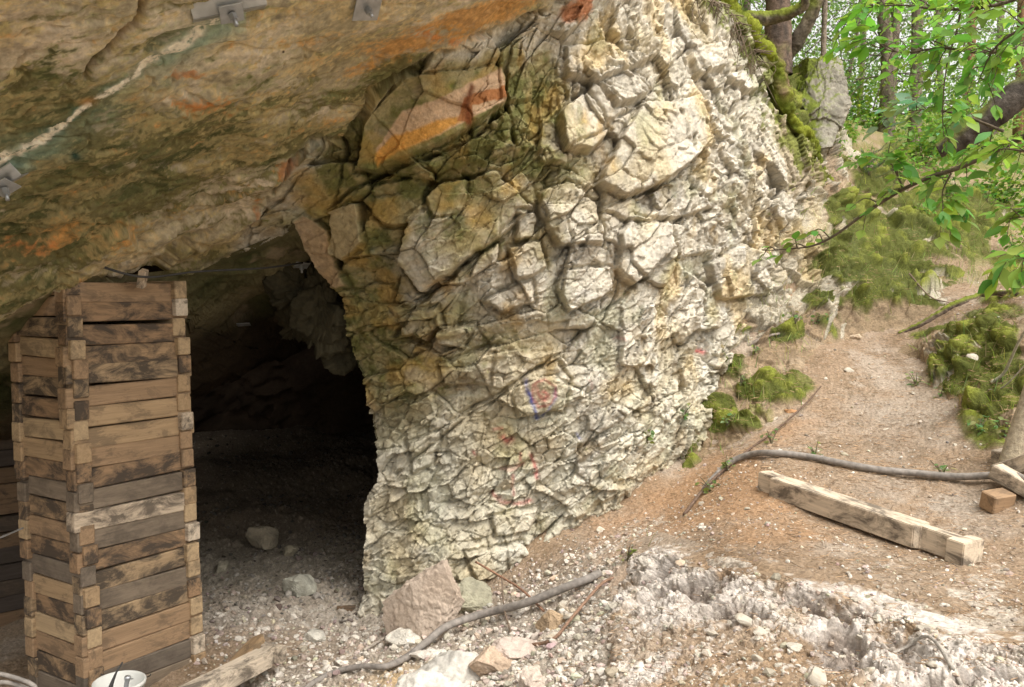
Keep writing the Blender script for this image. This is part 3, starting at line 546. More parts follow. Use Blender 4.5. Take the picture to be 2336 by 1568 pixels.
# ------------------------------------------------------------------ the ground: cave floor, rubble ramp, bank, mossy hillside, forest floor
GP = []
def g(u, v, d): p = pix(u, v, d); GP.append(tuple(p))
for t in [(830, 1400, 7.7), (1050, 1385, 7.3), (950, 1400, 7.4), (1300, 1205, 7.8), (1420, 1150, 8.05), (1500, 1095, 8.3), (1600, 1010, 8.8), (1640, 880, 9.15), (1700, 740, 9.55), (1750, 645, 9.9), (1800, 560, 10.2), (1845, 410, 10.7), (1800, 300, 10.8), (1755, 195, 10.9), (1650, 40, 10.7),
          (500, 1568, 6.4), (600, 1480, 6.9), (700, 1330, 8.0), (550, 1300, 8.3), (650, 1190, 10.3), (800, 1500, 6.6), (1000, 1568, 5.75), (900, 1480, 6.6), (1100, 1470, 6.3), (1250, 1380, 6.5), (1400, 1568, 4.6), (1200, 1568, 5.1), (1800, 1568, 4.0), (2336, 1568, 3.6),
          (1400, 1300, 6.5), (1460, 1230, 6.9), (1550, 1180, 7.3), (1640, 1090, 7.7), (1500, 1350, 5.6), (1600, 1400, 5.0), (1750, 1350, 5.0), (1750, 1230, 5.8), (2000, 1400, 4.6), (2200, 1420, 4.4), (1715, 1110, 7.1), (1900, 1180, 6.4), (2060, 1235, 6.0), (2230, 1282, 5.6), (2336, 1300, 5.4),
          (1750, 1010, 8.1), (1700, 930, 8.9), (1750, 850, 9.2), (1900, 780, 9.5), (2000, 1000, 8.0), (2300, 1110, 6.6), (2336, 960, 7.2), (2100, 850, 8.9), (2180, 780, 9.0), (2250, 720, 8.9), (2336, 660, 9.0), (2100, 680, 10.2), (1900, 690, 10.1), (2000, 600, 10.9), (1950, 520, 11.1),
          (2200, 560, 11.7), (2300, 480, 13.5), (2100, 450, 12.6), (2200, 440, 13.2), (1940, 400, 12.0), (2050, 410, 12.8), (1960, 330, 13.2), (1775, 140, 11.6), (1870, 330, 11.6), (2000, 300, 15.5), (2336, 400, 15.0), (2200, 380, 16.0), (1890, 270, 14.5), (1700, 60, 11.5)]: g(*t)
GP += [(-12, 5, -1.2), (-12, 13, -1.0), (-4, 12.5, -1.0), (-2, 12.5, -1.0), (-6, 6, -1.2), (-6, 2, -1.1), (-2.2, 4.2, -1.15), (-2.5, 2.0, -.8), (-1, 3, -.7), (-.2, 3.2, -.5), (0, 2, -.2), (1, 2.5, -.08), (0, 0, -.05), (3, 0, .0), (3, -4, 0), (-3, -4, -.4), (0, -4, -.1), (6, 0, .4), (6, 4, .6), (8, 8, 1.6), (12, 12, 3.0), (12, 4, 1.4),
       (9, 20, 5.0), (14, 24, 5.6), (9, 22, 5.4), (6, 16, 4.7), (5, 22, 5.9), (20, 40, 9.), (5, 40, 9.5), (30, 20, 6.), (40, 40, 10), (-2, 18, 6.0), (1.5, 12, 5.2), (.3, 11, 5.2)]
GPA = np.array(GP); f_g = rbf(GPA[:, :2], GPA[:, 2])
SCARP_PX = [(1385, 1290), (1470, 1262), (1560, 1290), (1660, 1325), (1790, 1345), (1900, 1370), (1990, 1400), (2080, 1470), (2200, 1500), (2400, 1535)]
def hit_base(u, v, h=None, dmax=40):
    d = np.exp(np.linspace(math.log(2.5), math.log(dmax), 1500)); P = pix(np.full_like(d, u), np.full_like(d, v), d); z = (h or f_g)(P[:, :2])
    k = np.argmax(P[:, 2] < z); return P[k] if P[k, 2] < z[k] else P[-1]
SCARP = [tuple(hit_base(u, v)[:2]) for u, v in SCARP_PX]
MOSS = [(2190, 480, 110, 60), (2230, 560, 30, 30), (1980, 560, 120, 40), (1960, 610, 130, 45), (2040, 640, 70, 35), (2070, 530, 100, 30), (2250, 790, 90, 60), (2200, 860, 80, 60), (2300, 900, 60, 80), (2240, 960, 60, 50), (2310, 590, 60, 22), (2290, 665, 60, 14), (2130, 745, 60, 16), (2270, 710, 80, 20),
        (1760, 900, 80, 34), (1640, 950, 50, 50), (1820, 880, 40, 26), (1860, 690, 40, 22), (1790, 770, 50, 22), (1810, 270, 40, 60), (1830, 130, 60, 45), (1660, 40, 50, 22), (1700, 100, 30, 20), (1930, 470, 60, 30), (2000, 420, 60, 30), (1900, 300, 60, 50), (2260, 1010, 40, 16), (2050, 350, 50, 30), (1780, 200, 30, 30), (1690, 970, 50, 20)]
def moss_mask(x, y, z):
    u, v, d = proj(np.stack([x, y, z], -1)); m = 0
    for a in MOSS: m = np.maximum(m, np.exp(-np.clip(((u - a[0]) / a[2]) ** 2 + ((v - a[1]) / a[3]) ** 2, 0, 50) ** 1.3))
    q = np.stack([x, y, x * 0], -1); return np.where(d > .3, ss(.25, .6, m + .28 * fbm(q * 2.4, 4, 501)), 0), u, v
def sd_line(x, y, line):
    """signed distance to an open polyline (positive on its left)"""
    best = np.full(np.shape(x), 1e9); sg = np.ones(np.shape(x))
    for (x0, y0), (x1, y1) in zip(line[:-1], line[1:]):
        dx, dy = x1 - x0, y1 - y0; t = np.clip(((x - x0) * dx + (y - y0) * dy) / (dx * dx + dy * dy), 0, 1); d = np.hypot(x - x0 - t * dx, y - y0 - t * dy)
        m = d < best; sg = np.where(m, np.sign(dx * (y - y0) - dy * (x - x0)), sg); best = np.minimum(best, d)
    return best * sg
BNK0 = [(1400, 1310), (1440, 1260), (1500, 1240), (1620, 1280), (1760, 1305), (1900, 1340), (2050, 1395), (2200, 1445), (2460, 1475), (2460, 1660), (1370, 1660), (1375, 1560), (1385, 1400)]
def ground_h(x, y, want=False):
    q = np.stack([x, y, x * 0], -1)
    z0 = f_g(np.stack([x, y], -1)); cave = (1 - ss(-1.25, -.55, x + .12 * (y - 8))) * ss(7.2, 8.2, y) * (1 - ss(15.5, 17, y))
    z0 = z0 * (1 - cave) + (-1.05 + .13 * np.maximum(y - 8.2, 0) + .16 * fbm(q * 1.3, 3, 572)) * cave
    mm, u, v = moss_mask(x, y, z0); near = 1 - ss(16, 24, y)
    far = ss(13, 20, y)
    z = z0 + .035 * fbm(q * 1.7, 4, 510) + .15 * far * fbm(q * .4, 3, 511)
    q2 = q + .05 * np.stack([fbm(q * 6, 2, 512), fbm(q * 6, 2, 513), x * 0], -1)
    rough = .35 + .65 * ss(-.1, .35, fbm(q * .9, 3, 514)); sdl = sd_line(x, y, SCARP)
    scar = ss(-1.1, -.1, sdl) * (1 - ss(.02, .10, sdl)) * (y < 7.5) * (x > .3) + blob(u, v, 1750, 1500, 380, 90) * .5
    scar = np.clip(scar * (1 - .6 * blob(u, v, 2336, 1400, 200, 60)), 0, 1)
    cavf = ss(6.6, 7.4, y) * (1 - ss(-1.2, -.9, x)) * (x > -3.5)
    rub = np.clip(cavf + ss(1300, 1420, v + .35 * (u - 1100)) * (1 - ss(1340, 1500, u)) + blob(u, v, 1450, 1240, 120, 60) * .4, 0, 1) * (y < 12)
    scar = scar * .12
    F1, F2, ID, D = voro(q2 * 9, 521, flat=True); cl = (rnd(ID, 3) ** 2) * (1 - ss(.0, .75, F1)) * 1.0 - .25 * (1 - ss(0, .25, F2 - F1))
    F1b, F2b, IDb, Db = voro(q2 * 24, 522, flat=True); cl2 = (rnd(IDb, 3)) * (1 - ss(.0, .7, F1b)) - .2 * (1 - ss(0, .25, F2b - F1b))
    am = (.012 * rough + .016 * scar + .026 * rub) * (1 - .7 * mm) * near; z = z + am * cl + (.007 + .005 * scar + .010 * rub) * cl2 * near * (1 - .5 * mm)
    z = z + (.012 + .022 * scar) * fbm(q * 7, 4, 530, .6) * near + .004 * fbm(q * 40, 2, 533) * near
    w = .05 * fbm(q * 2.2, 3, 540) * 2; s2 = sdl + w
    z = z + np.where(y < 8, 1, 0) * (x > .2) * (.0 * np.tanh(s2 / .10) * np.exp(-(s2 / .9) ** 2)) * (1 - ss(1.2, 1.6, -s2))
    nz = 1 + .8 * fbm(q * 6, 3, 545)
    if True:
        F1m, F2m, IDm, Dm = voro((q2 + .04 * fbm(q * 9, 2, 541)[..., None]) * 3.2, 523, flat=True)
        z = z + mm * near * (.09 * (1 - ss(.0, .8, F1m)) - .02 + .03 * fbm(q * 12, 3, 524, .6))
    hs = ss(9.0, 10.0, y + .25 * (x - 3)) * (1 - ss(13, 15, y)) * ss(2.2, 3.0, x) * (1 - ss(5.8, 7.2, x - .25 * (y - 10))); path = blob(u, v, 2150, 640, 70, 60) + blob(u, v, 2290, 520, 60, 50); hs = hs * (1 - .8 * np.clip(path, 0, 1))
    F1h, F2h, IDh, Dh = voro((q2 + .12 * fbm(q * 3, 3, 551)[..., None]) * A([2.6, 2.2, 1]), 553, flat=True); stp = (rnd(IDh, 5) - .4) * .26 + .25 * ((rnd(IDh, 6) * 2 - 1) * Dh[..., 0] + (rnd(IDh, 7) * 2 - 1) * Dh[..., 1]) * .5
    F1k, F2k, IDk, Dk = voro((q2 + .05 * fbm(q * 8, 3, 561)[..., None]) * 7.5, 563, flat=True)
    z = z - .10 * hs + 0 * hs * (stp - .10 * (1 - ss(0, .14, F2h - F1h)) + .07 * (rnd(IDk, 4) - .3) * (1 - ss(.2, .8, F1k)))
    bk_ = ss(0, 60, sdpoly(u, v, BNK0)) * (y < 8.5) * (y > 2); z = z * (1 - bk_) + (z0 + .035 * fbm(q * 1.7, 4, 510) - .22) * bk_
    if want: HSC['hs'] = hs; HSC['id'] = rnd(IDh, 8) * .5 + rnd(IDk, 9) * .5
    if want: return z, mm, scar, rub, rough, u, v
    return z
HSC = {}
SC_PIT = [tuple(hit_base(1860, 1385)[:2]), tuple(hit_base(1640, 1395)[:2])]
az = np.radians(np.concatenate([np.arange(-88, -33, .5), np.arange(-33, 33, .062), np.arange(33, 89, .8)]))
rr_ = np.concatenate([np.linspace(.02, 2.9, 30), np.exp(np.linspace(math.log(2.95), math.log(8), 820)), np.exp(np.linspace(math.log(8.015), math.log(15), 300)), np.exp(np.linspace(math.log(15.1), math.log(120), 120))])
AZ, RR = np.meshgrid(az, rr_); X, Y = RR * np.sin(AZ), RR * np.cos(AZ)
Z, mm, scar, rubm, rough, gu_, gv_ = ground_h(X, Y, True)
q = np.stack([X, Y, Z], -1); a1 = fbm(q * 1.3, 4, 601); a2 = fbm(q * 4, 4, 602); a3 = fbm(q * 14, 4, 603, .65); a4 = fbm(q * 45, 3, 604, .7)
G = np.zeros(X.shape + (3,)) + A([.31, .225, .15])
G = mixc(G, [.38, .31, .24], ss(-.1, .4, a1)); G = mixc(G, [.22, .15, .09], ss(0, .4, a2) * .6)
orange = np.clip(blob(gu_, gv_, 1560, 1150, 170, 55, 35) + blob(gu_, gv_, 1430, 1280, 60, 90, 30) + .8 * blob(gu_, gv_, 1720, 1130, 120, 50, 10) + .5 * blob(gu_, gv_, 1760, 1220, 160, 50) + .5 * blob(gu_, gv_, 1800, 980, 90, 30, 20), 0, 1)
G = mixc(G, [.385, .24, .135], np.clip(ss(.1, .6, orange + .4 * a2), 0, 1) * .9)
white = np.clip(.9 * scar + .8 * blob(gu_, gv_, 1700, 1300, 220, 50, -10) + .7 * blob(gu_, gv_, 2150, 1420, 260, 60, -10) + .6 * blob(gu_, gv_, 2250, 1330, 120, 60) + .5 * blob(gu_, gv_, 1400, 1560, 300, 60), 0, 1)
G = mixc(G, [.66, .59, .50], np.clip(ss(.12, .6, white * .9 + .9 * a2 + .7 * a3 - .38), 0, 1) * .85)
G = mixc(G, [.17, .115, .07], np.clip(ss(.15, .6, a3 + .3 * a2) * .55 * (.4 + white), 0, 1))
G = mixc(G, [.40, .355, .30], np.clip(rubm * (.75 + .5 * a2), 0, 1)); G = mixc(G, [.55, .50, .43], np.clip(rubm * ss(.1, .5, a3), 0, 1))
G = mixc(G, [.20, .17, .13], np.clip(rubm * ss(.1, .5, -a3) * .6, 0, 1))
cavef = ss(7.0, 9.0, Y) * (1 - ss(-1.3, -.9, X)); G = mixc(G, [.27, .245, .195], cavef * .85); G = mixc(G, [.13, .10, .07], cavef * ss(8.2, 10.0, Y) * .95)  # floor colour darkens towards the back, painting in the cave's shade
yel = blob(gu_, gv_, 960, 1550, 90, 30); G = mixc(G, [.62, .44, .22], np.clip(yel * .9, 0, 1))
G = mixc(G, [.42, .375, .32], np.clip(blob(gu_, gv_, 2150, 1160, 220, 70, -12) + .6 * blob(gu_, gv_, 2230, 600, 60, 50, 30) + .5 * blob(gu_, gv_, 2000, 950, 160, 60), 0, 1) * ss(-.3, .2, a2) * .6)
wl = np.clip(ss(.28, .5, a4 + .25 * a3), 0, 1) * (Y < 14); G = mixc(G, [.58, .51, .42], wl * .35)
G = mixc(G, [.11, .09, .05], ss(.2, .5, -a4 + .3 * a2) * .45)
hillside = ss(10.0, 11.5, Y) * (X > 2); G = mixc(G, [.20, .18, .06], np.clip(hillside * ss(-.2, .3, a2 + .2), 0, 1) * .7)
G = mixc(G, [.17, .20, .045], ss(14, 18, Y) * .85)
G = mixc(G, [.11, .135, .018], np.clip(mm * (.8 + .4 * a3), 0, 1)); G = mixc(G, [.19, .22, .025], np.clip(mm * ss(.0, .4, a2), 0, 1) * .7); G = mixc(G, [.07, .09, .015], np.clip(mm * ss(.1, .4, -a3), 0, 1) * .6)
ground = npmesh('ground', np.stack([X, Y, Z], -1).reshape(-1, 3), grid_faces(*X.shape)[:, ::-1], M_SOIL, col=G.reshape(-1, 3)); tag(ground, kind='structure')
# finer sheets lying on the ground surface where it is rough and steep
def drape(u0, u1, v0, v1, base, d0, d1, step=2.0, vstep=2.0):
    """depth of the base surface under a lattice of sight lines, then a mesh lattice in space"""
    hu = np.arange(u0, u1 + 16, 8.); hv = np.arange(v0, v1 + 16, 8.); HU, HV = np.meshgrid(hu, hv); R0_ = ray(HU, HV); dl_ = np.full(HU.shape, d0); done = np.zeros(HU.shape, bool)
    for d_ in np.arange(d0, d1, .1):
        Pq = A([0, 0, EYE]) + R0_ * d_; below_ = Pq[..., 2] < base(Pq[..., :2]); dl_ = np.where(~done & ~below_, d_, dl_); done |= below_
    lo, hi = dl_, dl_ + .1
    for _ in range(7):
        md = (lo + hi) / 2; Pq = A([0, 0, EYE]) + R0_ * md[..., None]; b_ = Pq[..., 2] < base(Pq[..., :2]); hi = np.where(b_, md, hi); lo = np.where(b_, lo, md)
    dl_ = (lo + hi) / 2; fu = np.arange(u0, u1, step); fv = np.arange(v0, v1, vstep); FU, FV = np.meshgrid(fu, fv); xi = (FU - hu[0]) / 8; yi = (FV - hv[0]) / 8; i0 = xi.astype(int); j0 = yi.astype(int); fx, fy = xi - i0, yi - j0
    DD = (dl_[j0, i0] * (1 - fx) + dl_[j0, i0 + 1] * fx) * (1 - fy) + (dl_[j0 + 1, i0] * (1 - fx) + dl_[j0 + 1, i0 + 1] * fx) * fy
    val = done[j0, i0] & done[j0, i0 + 1] & done[j0 + 1, i0] & done[j0 + 1, i0 + 1] & (np.abs(dl_[j0 + 1, i0] - dl_[j0, i0]) < .9) & (np.abs(dl_[j0, i0 + 1] - dl_[j0, i0]) < .9)
    SP = pix(FU, FV, DD); gx = (base(SP[..., :2] + A([.02, 0])) - base(SP[..., :2] - A([.02, 0]))) / .04; gy = (base(SP[..., :2] + A([0, .02])) - base(SP[..., :2] - A([0, .02]))) / .04
    SN = np.stack([-gx, -gy, np.ones_like(gx)], -1); SN /= np.linalg.norm(SN, axis=-1)[..., None]; return FU, FV, SP, SN, val
def drape_mesh(name, FU, P_, val, C_):
    sf = grid_faces(*FU.shape); vk = val.ravel(); sf = sf[vk[sf].all(1)]; Vq, Fq, Cq = prune(P_.reshape(-1, 3), sf, C_.reshape(-1, 3)); return tag(npmesh(name, Vq, Fq[:, ::-1], M_SOIL, col=Cq), kind='structure')
FU, FV, SP, SN, val = drape(1540, 2420, -58, 1130, f_g, 6.0, 15.6)
SLP = [(1560, -60), (1740, -60), (1800, 60), (1890, 200), (1960, 330), (2060, 380), (2150, 400), (2260, 430), (2330, 480), (2290, 540), (2230, 590), (2190, 650), (2120, 705), (1980, 745), (1870, 790), (1850, 870), (1860, 920), (1770, 985), (1690, 1035), (1600, 1090), (1540, 1090)]
SLP2 = [(2060, 790), (2130, 735), (2250, 695), (2420, 690), (2420, 1010), (2270, 1000), (2150, 930), (2090, 860)]
_fw = 25 * fbm(np.stack([FU / 60, FV / 60, FU * 0], -1), 3, 7); sds = np.maximum(sdpoly(FU + _fw, FV, SLP), sdpoly(FU + _fw, FV, SLP2)); wS = ss(-10, 45, sds); val &= sds > -16
hr_, (sa, sb, sc_, se) = rock_h(SP * .8 + 3, np.full(FU.shape, .5), np.ones(FU.shape)); m1, m2, m3 = fbm(SP * 1.4, 4, 901), fbm(SP * 4, 4, 902), fbm(SP * 13, 3, 903, .65)
rocky = np.clip(blob(FU, FV, 1720, 640, 130, 110) + .9 * blob(FU, FV, 1800, 430, 80, 120) + .45 * blob(FU, FV, 1950, 660, 120, 40), 0, 1); mz, _, _ = moss_mask(SP[..., 0], SP[..., 1], SP[..., 2])
rk = ss(.5, .62, .4 * rnd(sb, 3) + .35 * rnd(sa, 3) + .5 * rocky + .25 * m1); mo_ = ss(.3, .5, .75 * mz + .55 * m1 + .5 * m2 + .30 - .6 * rk - .25 * rocky + .2 * blob(FU, FV, 1900, 500, 200, 60) + .55 * blob(FU, FV, 2090, 550, 150, 110) + .5 * blob(FU, FV, 2010, 670, 180, 50) - .38 * blob(FU, FV, 1690, 950, 170, 110) - .15 * blob(FU, FV, 2230, 860, 200, 150))
F1m, F2m, _i, _d2 = voro((SP + .05 * fbm(SP * 6, 2, 911)[..., None]) * 4.2, 912); cush = (1 - ss(0, .75, F1m)) * (.35 + .9 * rnd(_i, 3)); F1n, _x, _y, _z = voro(SP * 13, 913); cu2 = 1 - ss(0, .75, F1n)
HH = 1.15 * hr_ * (.45 + .55 * rk) * (1 - .45 * mo_) + mo_ * (.13 * cush + .022 * cu2 + .02 * m2) + .03 * m2 + .012 * m3 + .05
SPd = SP + SN * (HH * wS - .09 * (1 - wS))[..., None]
m3 = fbm(SPd * 13, 3, 903, .65); m2 = .5 * m2 + .5 * fbm(SPd * 5, 4, 902)
SCc = np.zeros(SP.shape) + A([.27, .20, .125]); SCc = mixc(SCc, [.36, .28, .19], ss(-.1, .3, m2)); SCc = mixc(SCc, [.46, .42, .33], rk * .9); SCc = mixc(SCc, [.45, .35, .17], rk * ss(.1, .4, m1) * .7); SCc = SCc * (.85 + .3 * rnd(sc_, 5)[..., None])
SCc = mixc(SCc, [.12, .08, .05], ss(.1, .4, -m3) * .5 * (1 - rk)); SCc = mixc(SCc, [.085, .10, .018], mo_ * .95); SCc = mixc(SCc, [.25, .275, .045], mo_ * ss(.0, .5, m2 + .5 * cush - .12) * .85); SCc = mixc(SCc, [.05, .065, .012], mo_ * ss(.15, .5, -m3) * .5)  # moss shading painted in: lighter cushion tops, darker between them
drape_mesh('hillside', FU, SPd, val, SCc)
okm = (val & (mo_ > .45) & (wS > .5)).ravel(); MOSS_P = SPd.reshape(-1, 3)[okm]; MOSS_N = SN.reshape(-1, 3)[okm]; oks = (val & (wS > .4)).ravel(); SLOPE_P = SPd.reshape(-1, 3)[oks]
# the broken front of the bank
def base_bank(xy):
    x, y = xy[..., 0], xy[..., 1]; z = f_g(xy); q = np.stack([x, y, x * 0], -1); s = sd_line(x, y, SCARP) + .16 * fbm(q * 1.5, 3, 951)
    return z + .03 + (.07 * np.tanh(s / .12)) * np.exp(-(s / .8) ** 2) + .035 * fbm(q * 1.7, 4, 510)
BU, BV, BP, BN, bval = drape(1330, 2480, 1180, 1680, base_bank, 2.6, 8.5, 2.0, .7)
BNK = [(1375, 1300), (1420, 1240), (1500, 1215), (1620, 1255), (1760, 1280), (1900, 1315), (2050, 1370), (2200, 1420), (2480, 1450), (2480, 1720), (1330, 1720), (1340, 1560), (1360, 1400)]
sb_ = sdpoly(BU + 22 * fbm(np.stack([BU / 50, BV / 50, BU * 0], -1), 3, 17), BV, BNK); wB = ss(-5, 60, sb_); bval &= sb_ > -25
sq = sd_line(BP[..., 0], BP[..., 1], SCARP); m0, m1, m2, m3, m4 = fbm(BP * .9, 3, 960), fbm(BP * 2.3, 4, 961), fbm(BP * 6, 4, 962), fbm(BP * 18, 3, 963, .65), fbm(BP * 50, 3, 964, .7)
edge_ = np.exp(-((sq + .22) / .26) ** 2); crumb = np.clip(.30 + .9 * edge_ + .5 * ss(-.1, .4, m1), 0, 1.2)
Wp = BP + .05 * np.stack([fbm(BP * 5, 2, 965), fbm(BP * 5, 2, 966), fbm(BP * 5, 2, 967)], -1)
def clod(s, seed, k=.8): F1, F2, ID, D = voro(Wp * s, seed); return (1 - ss(.05, k, F1)) * (.35 + rnd(ID, 2)) - .35 * (1 - ss(0, .2, F2 - F1)), ID
c1, id1 = clod(7.5, 971); c2, id2 = clod(17, 972); c3, id3 = clod(38, 973)
hole = ss(.12, .42, fbm(BP * A([2.6, 5.5, 3]), 4, 975) + .35 * edge_ - .12) * edge_; hole = np.maximum(hole, np.clip((blob(BU, BV, 1860, 1385, 85, 26, -12) + blob(BU, BV, 1935, 1400, 30, 18) + .8 * blob(BU, BV, 1640, 1400, 55, 16, 10) + .7 * blob(BU, BV, 1380, 1335, 20, 34) + .6 * blob(BU, BV, 2060, 1500, 60, 24, -30)) * (1.1 + 1.3 * m2), 0, 1.1))
Hb = .026 * crumb * c1 + .017 * crumb * c2 + .008 * (crumb + .4) * c3 + .030 * m1 + .022 * m2 * (crumb + .3) + .007 * m3 + .0025 * m4 - .11 * hole
BPd = BP + BN * (Hb * wB + .02 * wB - .07 * (1 - wB))[..., None]
m2, m3, m4 = fbm(BPd * 6, 4, 962), fbm(BPd * 18, 3, 963, .65), fbm(BPd * 50, 3, 964, .7); c2_, id2 = (lambda t: (t[0], t[2]))(voro(BPd * 15, 982)); id3 = voro(BPd * 36, 983)[2]
Bc = np.zeros(BP.shape) + A([.33, .235, .15]); Bc = mixc(Bc, [.25, .17, .105], ss(-.1, .4, m2) * .7); Bc = mixc(Bc, [.42, .345, .27], ss(-.1, .4, m0 + .4 * m1) * .7)
lw = np.clip(1.0 * edge_ + .8 * blob(BU, BV, 2200, 1400, 220, 60, -10) + .55 * blob(BU, BV, 1500, 1350, 130, 70) + .35 * blob(BU, BV, 1450, 1560, 160, 50) + .45 * blob(BU, BV, 2250, 1500, 130, 60), 0, 1)
Bc = mixc(Bc, [.72, .66, .60], np.clip(ss(.05, .55, lw * 1.1 + .8 * m1 + .5 * m2 + .4 * m3 - .42), 0, 1) * .92)  # pale clods, whitened further to imitate glare on the bank
pb = ss(.62, .72, rnd(id2, 6) * .75 + .35 * lw) * ss(0, .3, c2); Bc = mixc(Bc, [.62, .56, .49], pb * .8); Bc = Bc * (.82 + .36 * rnd(id3, 7))[..., None]; Bc = mixc(Bc, [.44, .29, .15], ss(.25, .5, fbm(BP * 2.8, 3, 981)) * .5)
Bc = mixc(Bc, [.12, .075, .045], np.clip(hole, 0, 1) * .7)                   # holes painted dark, deepening the shade inside them
drape_mesh('bank', BU, BPd, bval, Bc)
# ground behind the camera, so that the place goes on
xb, yb = np.meshgrid(np.linspace(-60, 60, 40), np.linspace(-60, .3, 30)); zb = ground_h(xb, yb) - .02
tag(npmesh('ground_behind', np.stack([xb, yb, zb], -1).reshape(-1, 3), grid_faces(*xb.shape), M_SOIL, col=np.zeros((xb.size, 3)) + A([.22, .18, .10])), kind='structure')
def top_h(q):
    return ground_h(q[:, 0], q[:, 1])
def gh(x, y): return float(ground_h(np.array([float(x)]), np.array([float(y)]))[0])
def ghv(x, y): return ground_h(np.asarray(x, float), np.asarray(y, float))
_hc = {}
def hit(u, v):
    """the visible ground at (u, v): bank or slope sheet where there is one, else the ground mesh"""
    for gu0, gv0, sv, PP, ok in ((1330, 1180, .7, BPd, bval & (wB > .3)), (1540, -58, 2., SPd, val & (wS > .3))):
        i, j = int(round((u - gu0) / 2)), int(round((v - gv0) / sv))
        if 0 <= j < PP.shape[0] and 0 <= i < PP.shape[1] and ok[j, i]: return PP[j, i].copy()
    return hit_base(u, v, lambda q: ground_h(q[:, 0], q[:, 1]))
# ------------------------------------------------------------------ things
def box_verts(sx, sy, sz, b=.006):
    """bevelled box along x, centred"""
    import bmesh
    bm = bmesh.new(); bmesh.ops.create_cube(bm, size=1.0)
    for v in bm.verts: v.co = Vector((v.co.x * sx, v.co.y * sy, v.co.z * sz))
    bmesh.ops.bevel(bm, geom=list(bm.edges), offset=b, segments=1, affect='EDGES')
    return bm
def bm_obj(name, bm, mat, parent=None, smooth=False):
    me = bpy.data.meshes.new(name); bm.normal_update(); bm.to_mesh(me); bm.free()
    for p in me.polygons: p.use_smooth = smooth
    return link(name, me, mat, parent)
def frame(o, c, ax, up=(0, 0, 1)):
    """place an object with local x along ax"""
    x = Vector(ax).normalized(); z = Vector(up); y = z.cross(x).normalized(); z = x.cross(y)
    m = Matrix((x, y, z)).transposed().to_4x4(); m.translation = Vector(c); o.matrix_world = m; return o
def setloc(o, M): o.matrix_basis = M
def beam(name, c, ax, L, w, h, mat, parent, jit=.004, b=.007, cut=True):
    bm = box_verts(L, w, h, b); r = RNG
    for v in bm.verts:
        k = v.co.x * 3.1
        v.co.y += .004 * math.sin(k * 2 + c[2] * 7); v.co.z += .003 * math.sin(k * 3 + c[2] * 11)
    o = bm_obj(name, bm, mat, parent)
    x = Vector(ax) + Vector(r.normal(0, .010, 3)); x.normalize(); z = Vector((0, 0, 1)) + Vector(r.normal(0, .012, 3)); y = z.cross(x).normalized(); z = x.cross(y)
    m = Matrix((x, y, z)).transposed().to_4x4(); m.translation = Vector(c) + Vector(r.normal(0, jit, 3)) - (parent.location if parent else Vector()); o.matrix_basis = m; return o
def crib(corner, a, b, La, Lb, z0, label, front, side, tlean=(0, 0), bh=.1425, ov=.02, th=.11, far=True):
    """front and side: timber kinds from the top course down"""
    root = empty('timber_crib', (corner[0], corner[1], z0)); tag(root, label, 'timber crib')
    a = Vector((*a, 0)).normalized(); b = Vector((*b, 0)).normalized(); c0 = Vector((corner[0], corner[1], 0)); n = len(front); K = {'t': M_WOOD, 'p': M_WOODP, 's': M_WOODS, 'g': M_WOODG, 'd': M_WOODD}; R_ = RNG.uniform
    for i in range(n):
        z = z0 + bh * (i + .5); ln = Vector((tlean[0], tlean[1], 0)) * (z - z0); Z = Vector((0, 0, z)); hh = bh - .003 - abs(RNG.normal(0, .002)); fm, sm = K[front[n - 1 - i]], K[side[n - 1 - i]]
        e1, e2, e3, e4, e5 = [ov + R_(-.016, .018) for _ in range(5)]
        p = c0 + a * ((La + e2 - e1) / 2) + b * (th / 2) + ln + Z; beam('beam', p, a, La + e1 + e2, th, hh, fm, root)
        q = c0 + b * ((Lb + e4 - e3) / 2) + a * (th / 2) + ln + Z + Vector((0, 0, .05)); beam('beam', q, b, Lb + e3 + e4, th - .004, hh * .97, sm, root)
        if far: p = c0 + b * (Lb - th / 2) + a * (La / 2) + ln + Z; beam('beam', p, a, La + 2 * ov + R_(-.02, .02), th, hh, sm, root)
        q = c0 + a * (La - th / 2) + b * ((Lb - e5) / 2) + ln + Z + Vector((0, 0, .03)); beam('beam', q, b, Lb + e5 + .02, th - .004, hh * .96, K['tpttst'[i % 6]], root)
    return root
A3 = lambda u, v, d: pix(u, v, d)
cA = A3(180, 1050, 6.0)[:2]
crib((cA[0] + .035, cA[1]), (.545, .838), (-.838, .545), .93, .74, -1.24, 'tall square crib of notched sawn timbers wedged under the rock roof at the cave mouth', 'tssssttttsgpgssgsttgg', 'ststtssttsgstsgtsttsg', tlean=(-.034, .0))
cB = A3(-130, 1000, 7.4)[:2]
crib(cB, (.75, .66), (-.66, .75), .75, .6, -1.25, 'dark timber crib cut off by the left edge, in the shade behind the tall crib', 'd' * 15, 'd' * 15, far=False)
# wedge block and cap boards on the crib
def loose_box(name, c, ax, dims, mat, label, cat, up=(0, 0, 1), group=None):
    o = bm_obj(name, box_verts(*dims, .005), mat); frame(o, c, ax, up); tag(o, label, cat, group); return o
loose_box('wooden_wedge', A3(325, 636, 6.28), (.3, -.3, 1), (.13, .07, .05), M_WOODP, 'small upright wooden wedge driven between crib top and rock roof', 'wedge', (1, 0, 0))
loose_box('cap_board', A3(345, 650, 6.75), (.6, .8, -.02), (.45, .10, .03), M_WOOD, 'thin reddish board lying on top of the tall crib', 'board')

